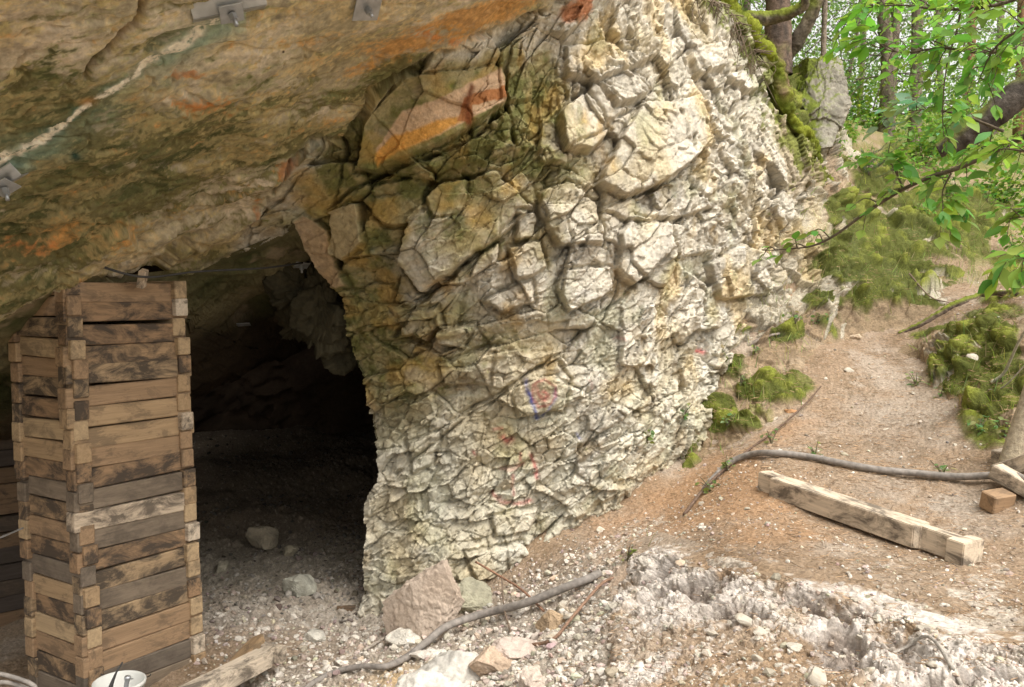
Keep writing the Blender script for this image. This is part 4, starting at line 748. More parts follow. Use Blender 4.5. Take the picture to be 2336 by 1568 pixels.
# roof plates held by rock bolts
def plate(name, u, v, size, ang, label, channel=False, d=None, inner=False, cat='roof plate', nn=None):
    if inner: p = A3(u, v, d); n = np.array([.1, -.35, -.93])
    else: p, n = rock_at(u, v); n = np.array([.52, -.12, -.84]) if nn is None else np.array(nn)
    n = n / np.linalg.norm(n); z = Vector(n); x = Vector((math.cos(ang), math.sin(ang), 0)); x = (x - z * x.dot(z)).normalized(); y = z.cross(x)
    root = empty(name, tuple(p)); m = Matrix((x, y, z)).transposed().to_4x4(); m.translation = Vector(p + n * .03); root.matrix_world = m; tag(root, label, cat, 'steel plates bolted to the roof')
    import bmesh
    if channel:
        for sy, tilt in ((-1, .35), (1, .35)):
            bm = box_verts(size[0], size[1] * .5, .006, .002); 
            for vv in bm.verts:
                t = (vv.co.y * sy + size[1] * .25) / (size[1] * .5); vv.co.y += sy * size[1] * .26; vv.co.z += .045 * (1 - t) * 1.0
            bm_obj('steel_strip', bm, M_STEEL, root)
        k = .075
    else:
        bm = box_verts(size[0], size[1], .008, .002)
        for vv in bm.verts: r = math.hypot(vv.co.x, vv.co.y); vv.co.z += .018 * math.exp(-(r / .05) ** 2)
        bm_obj('steel_plate', bm, M_STEEL, root); k = .015
    if channel:
        bm = box_verts(.11, .11, .008, .002)
        for vv in bm.verts: vv.co.z += k - .02
        bm_obj('washer', bm, M_STEEL, root)
    V1, F1_ = tube([(0, 0, k - .01), (0, 0, k + .026)], [.020, .019], 6); V2, F2_ = tube([(0, 0, k), (0, 0, k + .055)], [.010, .010], 10)
    poly_mesh('nut', V1, F1_, M_STEEL, root, smooth=False); poly_mesh('bolt', V2, F2_, M_STEEL, root); return root
plate('rock_bolt_plate', 515, 2, (.34, .13), .2, 'long folded steel strap with nut at the top edge beside the white vein', True, nn=(.42, -.35, -.84))
plate('rock_bolt_plate', 833, 14, (.15, .15), .42, 'small square steel plate with nut, right of the long strap', nn=(.45, -.45, -.78))
plate('rock_bolt_plate', 0, 398, (.22, .12), -.25, 'grey steel strap cut off by the left edge of the roof', True, nn=(.42, -.35, -.84))
plate('rock_bolt_plate', 688, 598, (.12, .12), .5, 'small dark plate deep under the roof lip near the pale tongue of rock', d=7.6, inner=True)
plate('rock_bolt_plate', 520, 736, (.42, .08), .12, 'narrow dark strap on the far inner roof of the cave', d=8.6, inner=True)
# wires
def wire(name, pts, r, mat, label, cat, n=40, seg=6, group=None):
    V_, F_ = tube(spline(pts, n), r, seg); o = poly_mesh(name, V_, F_, mat); tag(o, label, cat, group); return o
wire('wire_rope', [A3(-60, 545, 5.4), A3(60, 575, 5.7), A3(200, 600, 6.0), A3(325, 632, 6.2), A3(450, 620, 6.6), A3(600, 612, 7.1), A3(690, 600, 7.5)], .009, M_WIRE, 'dark twisted wire strung under the roof across the top of the crib', 'wire')
wire('steel_rod', [A3(-30, 1235, 5.0), A3(2, 1226, 5.0), A3(52, 1205, 5.4)], .006, M_STEEL, 'thin bent steel rod sticking in from the left edge against the crib', 'rod', 12)
wire('coiled_cable', [A3(-40, 1530, 4.6), A3(30, 1545, 4.6), A3(80, 1568, 4.6), A3(60, 1600, 4.5), A3(-30, 1568, 4.5), A3(20, 1558, 4.6), A3(110, 1590, 4.7)], .012, M_HOSE, 'loose coil of grey cable in the bottom left corner', 'cable', 60)
# bucket with tools
bk = A3(272, 1556, 5.35); root = empty('bucket', tuple(bk + np.array([0, 0, -.32]))); tag(root, 'white plastic bucket with tools in it at the foot of the crib', 'bucket')
prof = [(.0, 0), (.115, 0), (.12, .01), (.142, .30), (.150, .30), (.152, .325), (.145, .33), (.138, .32), (.13, .20), (.0, .19)]
th = np.linspace(0, 2 * np.pi, 33)[:-1]; V_ = np.array([[(r_ * math.cos(t), r_ * math.sin(t), z_) for t in th] for r_, z_ in prof]).reshape(-1, 3)
ii = np.arange(len(prof) - 1)[:, None] * 32; jj = np.arange(32)[None]; k2 = (jj + 1) % 32
npmesh('bucket_body', V_, np.stack([ii + jj, ii + k2, ii + k2 + 32, ii + jj + 32], -1).reshape(-1, 4), M_PLASTIC, root)
V_, F_ = tube([(math.cos(t) * .152, math.sin(t) * .152 * .3 + .09, .33 - .05 * math.sin(t)) for t in np.linspace(0, math.pi, 20)], .003, 6); poly_mesh('bucket_handle', V_, F_, M_WIRE, root)
o = poly_mesh('trowel', *join([tube(spline([(-.05, -.02, -.06), (-.02, 0, .03), (.01, .03, .09)], 10), [.014, .013, .011, .009, .008, .006, .006, .005, .005, .005], 8), tube(spline([(-.055, -.02, -.15), (-.05, -.02, -.1), (-.05, -.02, -.06)], 5), [.004, .02, .024, .018, .008], 6)]), M_WIRE); o.location = tuple(bk + np.array([0, 0, .02])); tag(o, 'dark handled hand tool standing in the white bucket', 'hand tool')
o = poly_mesh('scraper', *tube(spline([(.04, -.03, -.1), (.05, -.01, .0), (.055, .0, .04)], 8), [.01, .012, .014, .014, .015, .02, .022, .012], 8), M_STEEL); o.location = tuple(bk + np.array([0, 0, 0])); tag(o, 'short steel tool lying against the rim inside the bucket', 'hand tool')

def outline_beam(name, pts, h, mat, b=.006):
    """extrude an outline in the xy plane by h, with softened edges"""
    import bmesh
    bm = bmesh.new(); vs = [bm.verts.new((x, y, -h / 2)) for x, y in pts]; f = bm.faces.new(vs); r = bmesh.ops.extrude_face_region(bm, geom=[f])
    for v in r['geom']:
        if isinstance(v, bmesh.types.BMVert): v.co.z += h
    bmesh.ops.recalc_face_normals(bm, faces=bm.faces); bmesh.ops.bevel(bm, geom=list(bm.edges), offset=b, segments=2, affect='EDGES'); return bm_obj(name, bm, mat)
# the notched beam lying on the bank
pL, pR = hit(1735, 1118), hit(2220, 1290); ax = pR - pL; L = np.linalg.norm(ax); ax = ax / L; W2 = .085; hb = .15
n1_ = .16 * L / 1.9; ol_ = [(-L / 2, -W2 + .05), (-L / 2 + .17, -W2 + .05), (-L / 2 + .17, -W2), (L / 2 - .36, -W2), (L / 2 - .33, -W2 + .035), (L / 2 - .12, -W2 + .035), (L / 2 - .12, -W2 - .02), (L / 2, -W2 - .02),
     (L / 2, W2 + .02), (L / 2 - .10, W2 + .02), (L / 2 - .10, W2 - .05), (L / 2 - .36, W2 - .05), (L / 2 - .36, W2), (-L / 2, W2)]
o = outline_beam('notched_beam', ol_, hb, M_WOODP); nup = np.cross(ax, np.cross([0, 0, 1], ax)); frame(o, (pL + pR) / 2 + np.array([0, 0, hb / 2 + .0]), ax, tuple(nup)); tag(o, 'long pale notched beam lying alone on the dirt bank', 'timber beam')
# beams at the foot of the crib
p1, p2 = A3(440, 1585, 5.55), A3(628, 1488, 6.5); ax = p2 - p1; L = np.linalg.norm(ax) + .5; ax /= np.linalg.norm(ax)
ol2 = [(-L / 2, -.07), (L / 2 - .15, -.07), (L / 2 - .15, -.035), (L / 2 - .07, -.035), (L / 2 - .07, -.095), (L / 2, -.095), (L / 2, .09), (L / 2 - .06, .09), (L / 2 - .06, .05), (L / 2 - .15, .05), (L / 2 - .15, .07), (-L / 2, .07)]
o = outline_beam('notched_beam', ol2, .12, M_WOODP); frame(o, p2 - ax * L / 2, ax); tag(o, 'pale notched beam lying at the foot of the crib, lower of the two', 'timber beam')
p1, p2 = A3(515, 1545, 6.2), A3(592, 1458, 6.95); ax = p2 - p1; L = np.linalg.norm(ax) + .25; ax /= np.linalg.norm(ax)
o = outline_beam('notched_beam', [(-L / 2, -.07), (L / 2 - .1, -.07), (L / 2 - .1, -.04), (L / 2, -.04), (L / 2, .05), (L / 2 - .16, .07), (-L / 2, .07)], .07, M_WOOD); frame(o, p2 - ax * L / 2, ax, (-.4, -.1, 1)); tag(o, 'tilted brown beam half buried in rubble behind the pale beam, beside the crib', 'timber beam')
o = bm_obj('wood_offcut', box_verts(.16, .05, .04, .004), M_WOODD); frame(o, hit(790, 1392) + np.array([0, 0, .015]), (1, .1, .0)); tag(o, 'short brown stick of wood on the floor at the right edge of the cave mouth', 'offcut')
# block and stacked timbers at the right edge
c = hit(2275, 1160); o = bm_obj('wood_block', box_verts(.20, .13, .13, .008), M_WOOD); frame(o, c + np.array([0, 0, .055]), (1, .35, .05), (.15, -.2, 1)); tag(o, 'short dark wood block lying by the hose near the right edge', 'wood block')
for k, (u, v, d, axv, dims, lab) in enumerate([(2330, 1062, 6.6, (.35, -.9, .45), (.42, .14, .12), 'pale notched timber tipped against the leaning post, uppermost at the right edge'), (2318, 1100, 6.45, (.5, -.8, -.35), (.34, .13, .11), 'pale timber end pointing down beneath the tipped timber at the right edge'), (2300, 1042, 6.9, (1, .3, .1), (.22, .12, .12), 'small greenish block half hidden behind the leaning post')]):
    o = bm_obj('stacked_timber', box_verts(*dims, .007), M_WOODP); frame(o, A3(u, v, d), axv); tag(o, lab, 'timber')
V_, F_ = tube(spline([A3(2296, 1075, 6.75), A3(2325, 985, 6.7), A3(2368, 850, 6.6)], 30), np.linspace(.075, .062, 30), 14); V_ = V_ + .004 * fbm(V_ * 14, 3, 5)[:, None]
o = poly_mesh('leaning_post', V_, F_, M_BARK, col=np.zeros((len(V_), 3)) + A([.42, .36, .26])); tag(o, 'smooth greyish peeled post leaning at the right edge above the timbers', 'post')
# hose
hp = []
for u, v, dz in [(1330, 1350, .0), (1368, 1312, .03), (1335, 1336, .06), (1290, 1362, .09), (1200, 1400, .10), (1100, 1425, .10), (1020, 1450, .09), (970, 1480, .06), (930, 1505, .04), (880, 1524, .03), (830, 1524, .03), (780, 1532, .03), (730, 1552, .03), (690, 1580, .03)][1:]:
    hp.append(hit(u, v + 6) + np.array([0, 0, dz]))
wire('rubber_hose', hp, np.interp(np.linspace(0, 1, 90), [0, .3, .62, .68, 1], [.030, .030, .026, .021, .020]), M_HOSE, 'thick grey hose running down across the rubble below the cliff', 'hose', 90, 12)
hp = [hit(1600, 1115) + A([0, 0, -.04])] + [hit(u, v + 8) + A([0, 0, dz]) for u, v, dz in [(1625, 1092, .02), (1665, 1058, .04), (1710, 1040, .04), (1760, 1036, .04), (1840, 1044, .04), (1920, 1060, .04), (2000, 1074, .04), (2090, 1086, .05), (2180, 1094, .05), (2260, 1098, .07), (2310, 1112, .12), (2370, 1150, .14)]]
wire('rubber_hose', hp, .028, M_HOSE, 'thick grey hose curving over the top of the bank behind the long beam', 'hose', 110, 12)
# ------------------------------------------------------------------ rocks and stones
p = hit(985, 1448); rock_ = rock_mesh('leaning_slab', p + A([0, -.02, .22]), (.30, .16, .36), 5, (.47, .385, .31), sub=7, rough=.9, flat=[((.05, -1, .25), .55), ((0, 1, -.2), .6), ((1, -.35, .1), .62), ((-.6, 0, .6), .72), ((.7, 0, .7), .72)], col2=(.40, .32, .25), planes=3)
me = rock_.data; X = np.empty(len(me.vertices) * 3, np.float32); me.vertices.foreach_get('co', X); X = X.reshape(-1, 3); F1, F2, ID, D = voro(X * 26 + .4 * fbm(X * 12, 3, 4)[:, None], 55); F1b, F2b, IDb, Db = voro(X * 60, 56)
X = X + X / np.linalg.norm(X, axis=1)[:, None] * ((.016 * (rnd(ID, 1)) * (1 - ss(.1, .8, F1)) + .007 * rnd(IDb, 2) * (1 - ss(.1, .8, F1b)) + .012 * fbm(X * 9, 4, 57)) * (X[:, 0] < .20 + .2 * X[:, 2]))[:, None]; me.vertices.foreach_set('co', X.ravel().astype(np.float32)); me.update()
rock_.rotation_euler = (0, math.radians(16), math.radians(-8)); tag(rock_, 'big tan slab of rock leaning on the rubble at the foot of the cliff', 'rock slab')
def stone(u, v, size, seed, label, col=(.62, .58, .50), rot=0, sub=5, up=.25, name='boulder', cat='rock', group=None, col2=None):
    p = hit(u, v); c = p + A([0, 0, size[2] * up]); o = rock_mesh(name, c, size, seed, col, sub=6, rot=0, col2=col2, rough=1.5, planes=15, mat=M_ROCK); me = o.data; X = np.empty(len(me.vertices) * 3, np.float32); me.vertices.foreach_get('co', X); X = X.reshape(-1, 3)
    h, _ = rock_h(X * .5 / max(size) * .35 + c, np.ones(len(X)), np.ones(len(X))); X = X + X / (np.linalg.norm(X, axis=1)[:, None] + 1e-9) * (h * max(size) * .9)[:, None]; me.vertices.foreach_set('co', X.ravel().astype(np.float32)); me.update(); tag(o, label, cat, group); return o
stone(1035, 1545, (.30, .30, .20), 11, 'large white boulder under the hose in the middle of the bottom edge', (.62, .59, .53), .5, up=.15)
stone(1010, 1600, (.26, .22, .15), 12, 'white boulder cut off by the bottom edge just in front of the large white one', (.60, .57, .51), .2, up=.15)
stone(1135, 1525, (.17, .20, .13), 13, 'tan and orange rock right of the large white boulder', (.55, .42, .31), .3)
stone(1190, 1495, (.16, .14, .09), 14, 'pinkish flat rock above the tan rock beneath the hose', (.60, .50, .43), .8)
stone(1265, 1430, (.11, .12, .09), 15, 'rounded ochre rock just below the hose where it climbs the bank', (.50, .37, .24), 0)
stone(1215, 1565, (.10, .14, .12), 16, 'upright pale rock at the bottom edge right of the white boulders', (.60, .50, .42), 1.0)
stone(690, 1355, (.19, .13, .11), 17, 'largest pale rock on the dim cave floor', (.42, .41, .34), .2)
stone(607, 1250, (.17, .10, .16), 18, 'dark upright rock at the back of the cave floor', (.30, .26, .19), .4, up=.6)
stone(508, 1302, (.08, .08, .08), 19, 'small angular rock on the cave floor close to the crib', (.36, .33, .25), .4)
stone(660, 1265, (.09, .08, .07), 20, 'small round rock right of the dark upright rock in the cave', (.28, .25, .18), .4)
stone(1065, 1395, (.22, .12, .16), 21, 'greenish boulder at the foot of the cliff right of the leaning slab', (.40, .38, .28), .3, up=.45)
stone(925, 1465, (.12, .09, .07), 22, 'white stone under the left foot of the leaning slab', (.66, .62, .54), .3)
stone(985, 1500, (.14, .07, .05), 23, 'flat white stone touching the hose left of the large white boulder', (.68, .63, .56), .6)
stone(1865, 1392, (.11, .07, .04), 24, 'white flake over the dark hole in the broken bank', (.66, .6, .53), .1)
stone(1185, 1395, (.11, .06, .05), 25, 'white stone right behind the hose by the forked twig', (.70, .64, .56), .1)
stone(1490, 1300, (.055, .05, .04), 26, 'pale stone on the upper lip of the broken bank left of its middle', (.66, .6, .52), .1)
stone(1950, 772, (.11, .07, .04), 27, 'flat buff stone on the path below the mossy log', (.58, .46, .33), .1)
stone(1808, 935, (.13, .08, .05), 28, 'reddish flat stone by the thin root above the orange soil', (.46, .26, .13), .5)
stone(720, 1460, (.11, .09, .07), 29, 'pale round stone on the rubble ramp right of the two low beams', (.58, .55, .48), .5)
# medium stones anyone could count, all alike
base = [rock_mesh('limestone_stone', (0, 0, 0), (1, .8, .6), 100 + k, (.60, .55, .46), sub=3, col2=(.48, .40, .30)) for k in range(6)]
spots = []
r = np.random.default_rng(5)
for _ in range(4000):
    u, v = r.uniform(440, 2330), r.uniform(780, 1560)
    w = .9 * math.exp(-((u - 1000) / 330) ** 2 - ((v - 1480) / 110) ** 2) + .5 * math.exp(-((u - 1800) / 420) ** 2 - ((v - 1450) / 120) ** 2) + .22 * math.exp(-((u - 2000) / 300) ** 2 - ((v - 950) / 140) ** 2) + .5 * math.exp(-((u - 1380) / 120) ** 2 - ((v - 1230) / 60) ** 2)
    if r.random() < w * .25 and not (v < 1380 - .62 * (u - 1050) and u < 1680): spots.append((u, v))
    if len(spots) >= 150: break
first = [True] * 6
for i, (u, v) in enumerate(spots):
    k = i % 6; o = base[k] if first[k] else base[k].copy()
    if not first[k]: COL.objects.link(o)
    first[k] = False; p = hit(u, v); s = float(np.clip(r.lognormal(math.log(.030), .45), .015, .085)) * (1.0 if u < 1400 else .8); o.scale = (s, s, s * .8)
    o.location = tuple(p + A([0, 0, s * .2])); o.rotation_euler = tuple(r.uniform(-.5, .5, 2)) + (r.uniform(0, 6.3),)
    wh = ('rubble ramp below the cliff' if u < 1330 else 'broken front of the bank') if v > 1230 else ('bank round the long beam' if v > 1000 else 'upper path'); tag(o, 'fist sized broken limestone lying loose on the ' + wh, 'stone', 'loose limestone stones on the ' + wh)
# gravel nobody could count: one object
import bmesh as _b
def scatter_mesh(name, bases, X, S, R, Cc, mat, kind='stuff', smooth=False):
    """copies of small base meshes at X (n,3), scale S (n,) or (n,3), rotations R (n,3,3), colours Cc (n,3), all in one mesh"""
    Vs, Fs, Cs, n0 = [], [], [], 0; n = len(X); S = np.asarray(S); S = S[:, None] * np.ones(3) if S.ndim == 1 else S; pick = np.arange(n) % len(bases)
    for k, (bv, bf) in enumerate(bases):
        m = pick == k; q = m.sum()
        if not q: continue
        v = bv[None] * S[m][:, None]; v = np.einsum('nij,nkj->nki', R[m], v) + X[m][:, None]; Vs.append(v.reshape(-1, 3))
        Fs.append((bf[None] + (np.arange(q) * len(bv))[:, None, None] + n0).reshape(-1, bf.shape[1])); n0 += q * len(bv); Cs.append(np.repeat(Cc[m], len(bv), 0))
    return npmesh(name, np.concatenate(Vs), np.concatenate(Fs), mat, col=np.concatenate(Cs), smooth=smooth)
def rots(r, n, tilt=.6, yaw=None):
    yaw = r.uniform(0, 2 * np.pi, n) if yaw is None else yaw; a = r.normal(0, tilt, n); b = r.normal(0, tilt, n)
    cz, sz, cx, sx, cy, sy = np.cos(yaw), np.sin(yaw), np.cos(a), np.sin(a), np.cos(b), np.sin(b); o, z = np.ones(n), np.zeros(n)
    Rz = np.stack([cz, -sz, z, sz, cz, z, z, z, o], -1).reshape(n, 3, 3); Rx = np.stack([o, z, z, z, cx, -sx, z, sx, cx], -1).reshape(n, 3, 3); Ry = np.stack([cy, z, sy, z, o, z, -sy, z, cy], -1).reshape(n, 3, 3)
    return Rz @ Rx @ Ry
def ico(sub, seed):
    bm = _b.new(); _b.ops.create_icosphere(bm, subdivisions=sub, radius=1.0); V_ = np.array([v.co[:] for v in bm.verts]); F_ = np.array([[v.index for v in f.verts] for f in bm.faces]); bm.free()
    rr = np.random.default_rng(seed)
    for k in range(5): n = rr.normal(size=3); n /= np.linalg.norm(n); e = np.maximum(V_ @ n - rr.uniform(.35, .8), 0); V_ = V_ - e[:, None] * n
    return V_ * A([1, .8, .6]), F_
BANKP = BPd.reshape(-1, 3)[(bval & (wB > .5)).ravel()]
def ground_uv(r, n, dens, umin=400, umax=2380, vmin=380, vmax=1600):
    """points on the ground, picked so that their number per patch of hillside follows dens"""
    out = []
    az_ = r.uniform(-.36, .56, n * 6); rr = np.exp(r.uniform(math.log(3.2), math.log(15), n * 6)); x, y = rr * np.sin(az_), rr * np.cos(az_); z = ground_h(x, y); u, v, d = proj(np.stack([x, y, z], -1))
    k = r.random(n * 6) < np.clip(dens(u, v, x, y), 0, 1); X = np.stack([x, y, z], -1)[k][:n]; return X, u[k][:n], v[k][:n]
def bk_in(u, v): return inside(u, v, BNK0)
r = np.random.default_rng(21); bs = [ico(1, 30 + k) for k in range(8)]
def dens(u, v, x, y):
    rubb = ss(1250, 1420, v + .35 * (u - 1100)) * (1 - ss(1340, 1500, u)); mm_, _, _ = moss_mask(x, y, f_g(np.stack([x, y], -1)))
    cvf = .55 * ss(6.4, 7.0, y) * (x < -.9) * (x > -3.2) * (1 - ss(7.6, 9.6, y))
    patch = ss(-.3, .4, fbm(np.stack([x, y, x * 0], -1) * 1.8, 3, 700)); return (.8 * cvf + .85 * rubb + .32 * patch + .35 * blob(u, v, 1800, 1450, 500, 130) + .3 * blob(u, v, 1500, 1230, 120, 70) + .12) * (1 - .93 * mm_) * (y < 13)
X, u_, v_ = ground_uv(r, 20000, dens); kb = bk_in(u_, v_); X, u_, v_ = X[~kb], u_[~kb], v_[~kb]; XB = BANKP[r.integers(0, len(BANKP), 3200)]; ub, vb, _ = proj(XB); X = np.concatenate([X, XB]); u_ = np.concatenate([u_, ub]); v_ = np.concatenate([v_, vb]); n = len(X); rb = np.maximum(ss(1250, 1420, v_ + .35 * (u_ - 1100)) * (1 - ss(1340, 1500, u_)), .9 * (X[:, 0] < -.9) * (X[:, 1] > 6.5))
s = np.clip(r.lognormal(math.log(.0075), .55, n) * (1 + 1.1 * rb), .003, .045); c = A([.46, .395, .325]) * r.uniform(.5, 1.35, (n, 1)) * (1 + r.normal(0, .05, (n, 3))); pale = r.random(n) < .35 + .12 * rb; c[pale] = A([.62, .57, .50]) * r.uniform(.8, 1.15, (pale.sum(), 1)); cv_ = ((X[:, 0] < -1.1) & (X[:, 1] > 7.4)); c[cv_] *= .55 * r.uniform(.6, 1.2, (cv_.sum(), 1)) * (1 - .75 * ss(8, 9.6, X[cv_, 1]))[:, None]  # cave stones coloured darker with depth, following the painted floor shade
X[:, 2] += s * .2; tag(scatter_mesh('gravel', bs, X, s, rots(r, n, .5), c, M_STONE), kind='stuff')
# litter: needles, twigs and leaf scraps
tw = (A([[-1, -.04, 0], [1, -.03, .02], [1, .03, .02], [-1, .04, 0], [-1, 0, .06], [1, 0, .07]]), np.array([[0, 1, 5, 4], [4, 5, 2, 3]]))
def dl(u, v, x, y):
    return (.15 + .8 * ss(760, 700, v) + .7 * blob(u, v, 2000, 900, 500, 260)) * (y < 14) * (u > 1300)
X, u_, v_ = ground_uv(r, 12000, dl); kb = bk_in(u_, v_); X = np.concatenate([X[~kb], BANKP[r.integers(0, len(BANKP), 500)], SLOPE_P[r.integers(0, len(SLOPE_P), 3500)]]); n = len(X); X[:, 2] += .008; c = A([.30, .20, .12]) * r.uniform(.4, 1.9, (n, 1)); tag(scatter_mesh('needle_litter', [tw], X, np.stack([r.uniform(.015, .05, n), r.uniform(.02, .05, n), r.uniform(.03, .06, n)], -1), rots(r, n, .15), c, M_BARK), kind='stuff')
# moss tufts and fine grass
bl = (A([[-.14, 0, 0], [.14, 0, 0], [.05, .1, .6], [-.05, .1, .6], [0, .3, 1.]]), np.array([[0, 1, 2, 3], [3, 2, 4, 4]]))
tri = (A([[-.2, 0, 0], [.2, 0, 0], [0, .25, 1.]]), np.array([[0, 1, 2]]))
def dm(u, v, x, y):
    mm_, _, _ = moss_mask(x, y, f_g(np.stack([x, y], -1))); q = np.stack([x, y, x * 0], -1); return mm_ * (1 - (x > 2.2) * (y > 9.6)) + 0 * ((y > 9.4) * (x > 2.8) * (fbm(q * 1.3, 4, 601) + .5 * fbm(q * 4, 4, 602) > -.1) * (1))
X, u_, v_ = ground_uv(r, 40000, dm); pk = r.integers(0, len(MOSS_P), 60000); X = np.concatenate([X, MOSS_P[pk] + r.normal(0, .008, (60000, 3))]); n = len(X); d_ = np.hypot(X[:, 0], X[:, 1]); cn = fbm(X * 3, 3, 710)[:, None]
c = mixc(np.zeros((n, 3)) + A([.12, .145, .025]), [.25, .28, .045], ss(-.2, .5, cn[:, 0])) * r.uniform(.5, 1.4, (n, 1)); tag(scatter_mesh('moss', [tri], X - A([0, 0, .004]), np.stack([r.uniform(.006, .014, n), np.full(n, .012), r.uniform(.006, .016, n)], -1), rots(r, n, .5), c, M_MOSS), kind='stuff')
# ------------------------------------------------------------------ trees, shrubs, branches
def bark_tube(pts, rad, seg=12, n=40, rough=.06, seed=1, col=(.20, .15, .115), col2=(.11, .085, .06), moss=None):
    P_ = spline(pts, n); R_ = np.interp(np.linspace(0, 1, n), np.linspace(0, 1, len(rad)), rad); V_, F_ = tube(P_, R_, seg)
    c = V_[:-2].reshape(n, seg, 3).mean(1, keepdims=True); D_ = V_[:-2].reshape(n, seg, 3) - c
    q = V_[:-2].reshape(n, seg, 3) / max(R_.max(), .01); k = 1 + rough * 2 * fbm(q * A([1.6, 1.6, .5]), 4, seed)
    rg = np.stack([np.cos(np.arange(seg) * 2 * np.pi / seg)[None] * 5 + 0 * D_[..., 0], np.sin(np.arange(seg) * 2 * np.pi / seg)[None] * 5 + 0 * D_[..., 0], np.arange(n)[:, None] * .22 + 0 * D_[..., 0]], -1); k = k + rough * 1.6 * (np.abs(fbm(rg, 3, seed + 7)) - .2)
    V_[:-2] = (c + D_ * k[..., None]).reshape(-1, 3); cc = mixc(np.zeros(V_.shape) + A(col), col2, ss(-.2, .3, fbm(V_ * 9 / max(R_.max() * 8, .4) * A([2, 2, .6]), 4, seed + 3)))
    if moss is not None:
        up = (V_[:-2].reshape(n, seg, 3)[..., 2] - c[..., 2]) / (np.linalg.norm(D_, axis=-1) + 1e-6); m = ss(-.2, .5, up.ravel() + fbm(V_[:-2] * 3, 3, seed + 5) * 1.2 + moss); cc[:-2] = mixc(cc[:-2], [.17, .20, .03], m)
    return V_, F_, cc
def tube_obj(name, data, mat=None, parent=None):
    V_, F_, c_ = data; return poly_mesh(name, V_, F_, mat or M_BARK, parent, c_)
LEAFV = A([[0, 0, 0], [.26, .30, .05], [.33, .52, .06], [.20, .82, .0], [0, 1.08, -.10], [-.20, .82, .0], [-.33, .52, .06], [-.26, .30, .05], [0, .30, -.02], [0, .55, -.02], [0, .82, -.05]])
LEAFF = np.array([[0, 1, 8, 8], [1, 2, 9, 8], [2, 3, 10, 9], [3, 4, 10, 10], [0, 8, 7, 7], [8, 9, 6, 7], [9, 10, 5, 6], [10, 4, 5, 5]])
def leaves_mesh(name, X, D, S, Cc, parent=None, mat=None, seed=0, simple=False, roll=.5):
    """leaves at X pointing along D with face mostly up"""
    r = np.random.default_rng(seed); n = len(X); D = D / (np.linalg.norm(D, axis=1)[:, None] + 1e-9); up = A([0, 0, 1.]) + r.normal(0, roll, (n, 3))
    x = np.cross(D, up); x /= np.linalg.norm(x, axis=1)[:, None] + 1e-9; z = np.cross(x, D); R_ = np.stack([x, D, z], -1)
    if simple: bv, bf = A([[0, 0, 0], [.38, .5, .05], [0, 1, -.05], [-.38, .5, .05]]), np.array([[0, 1, 2, 3]])
    else: bv, bf = LEAFV, LEAFF
    v = np.einsum('nij,kj->nki', R_, bv) * S[:, None, None] + X[:, None]; f = (bf[None] + (np.arange(n) * len(bv))[:, None, None]).reshape(-1, 4); c = np.repeat(Cc, len(bv), 0)
    if simple: return npmesh(name, v.reshape(-1, 3), f, mat or M_LEAF, parent, c, smooth=False)
    q = f[f[:, 2] != f[:, 3]]; t = f[f[:, 2] == f[:, 3]]; f3 = np.concatenate([q[:, [0, 1, 2]], q[:, [0, 2, 3]], t[:, :3]]); return npmesh(name, v.reshape(-1, 3), f3, mat or M_LEAF, parent, c, smooth=True)
def green(r, n, base=(.135, .25, .045), var=.3):
    c = A(base) * r.uniform(1 - var, 1 + var, (n, 1)); c[:, 0] *= r.uniform(.7, 1.6, n); c[:, 2] *= r.uniform(.7, 1.6, n); return c
def leafy_branch(label, pts, rad, ntw, seed, leaf=.07, tl=(.14, .34), skip=0., per=(4, 8), base=(.105, .235, .035), hang=.25, group='leafy branches reaching in from the right'):
    r = np.random.default_rng(seed); W = spline([A3(*p) for p in pts], 60); root = empty('leafy_branch', tuple(W[0])); tag(root, label, 'branch', group); o_ = W[0]
    tubes = [tube(W - o_, np.linspace(rad, rad * .18, 60), 8)]; LX, LD = [], []
    for i in range(ntw):
        t = skip + (1 - skip) * (i + r.random()) / ntw; k = min(int(t * 59), 58); p = W[k]; tan = W[k + 1] - W[k]; tan /= np.linalg.norm(tan); side = np.cross(tan, [0, 0, 1]); side /= np.linalg.norm(side) + 1e-6
        d = tan * r.uniform(.2, .9) + side * r.choice([-1, 1]) * r.uniform(.4, 1) + A([0, 0, r.normal(.05, .28)]); d /= np.linalg.norm(d); L = r.uniform(*tl) * (1.1 - .5 * t)
        q = [p, p + d * L * .5 + A([0, 0, .02]), p + d * L + A([0, 0, -hang * L])]; Q = spline(q, 10); tubes.append(tube(Q - o_, np.linspace(rad * .22 + .001, .0012, 10), 5)); m = r.integers(*per)
        for j in range(m):
            tt = .25 + .75 * (j + .5) / m; kk_ = min(int(tt * 9), 8); pd = Q[kk_ + 1] - Q[kk_]; pd /= np.linalg.norm(pd) + 1e-9; sd = np.cross(pd, [0, 0, 1]) * (1 if j % 2 else -1); LX.append(Q[kk_] + pd * .005); LD.append(pd * .7 + sd * .9 + r.normal(0, .28, 3) * A([1, 1, .6]) + A([0, 0, -hang * .5]))
        LX.append(Q[-1]); LD.append(pd * A([1, 1, .3]) + r.normal(0, .1, 3))
    LX, LD = A(LX), A(LD); V_, F_ = join(tubes); poly_mesh('twig', V_, F_, M_BARK, root, np.zeros((len(V_), 3)) + A([.13, .10, .07])); n = len(LX)
    leaves_mesh('foliage', LX - o_, LD, leaf * r.uniform(.6, 1.2, n), green(r, n, tuple(1.35 * x for x in base)), root, seed=seed, roll=.38); return root
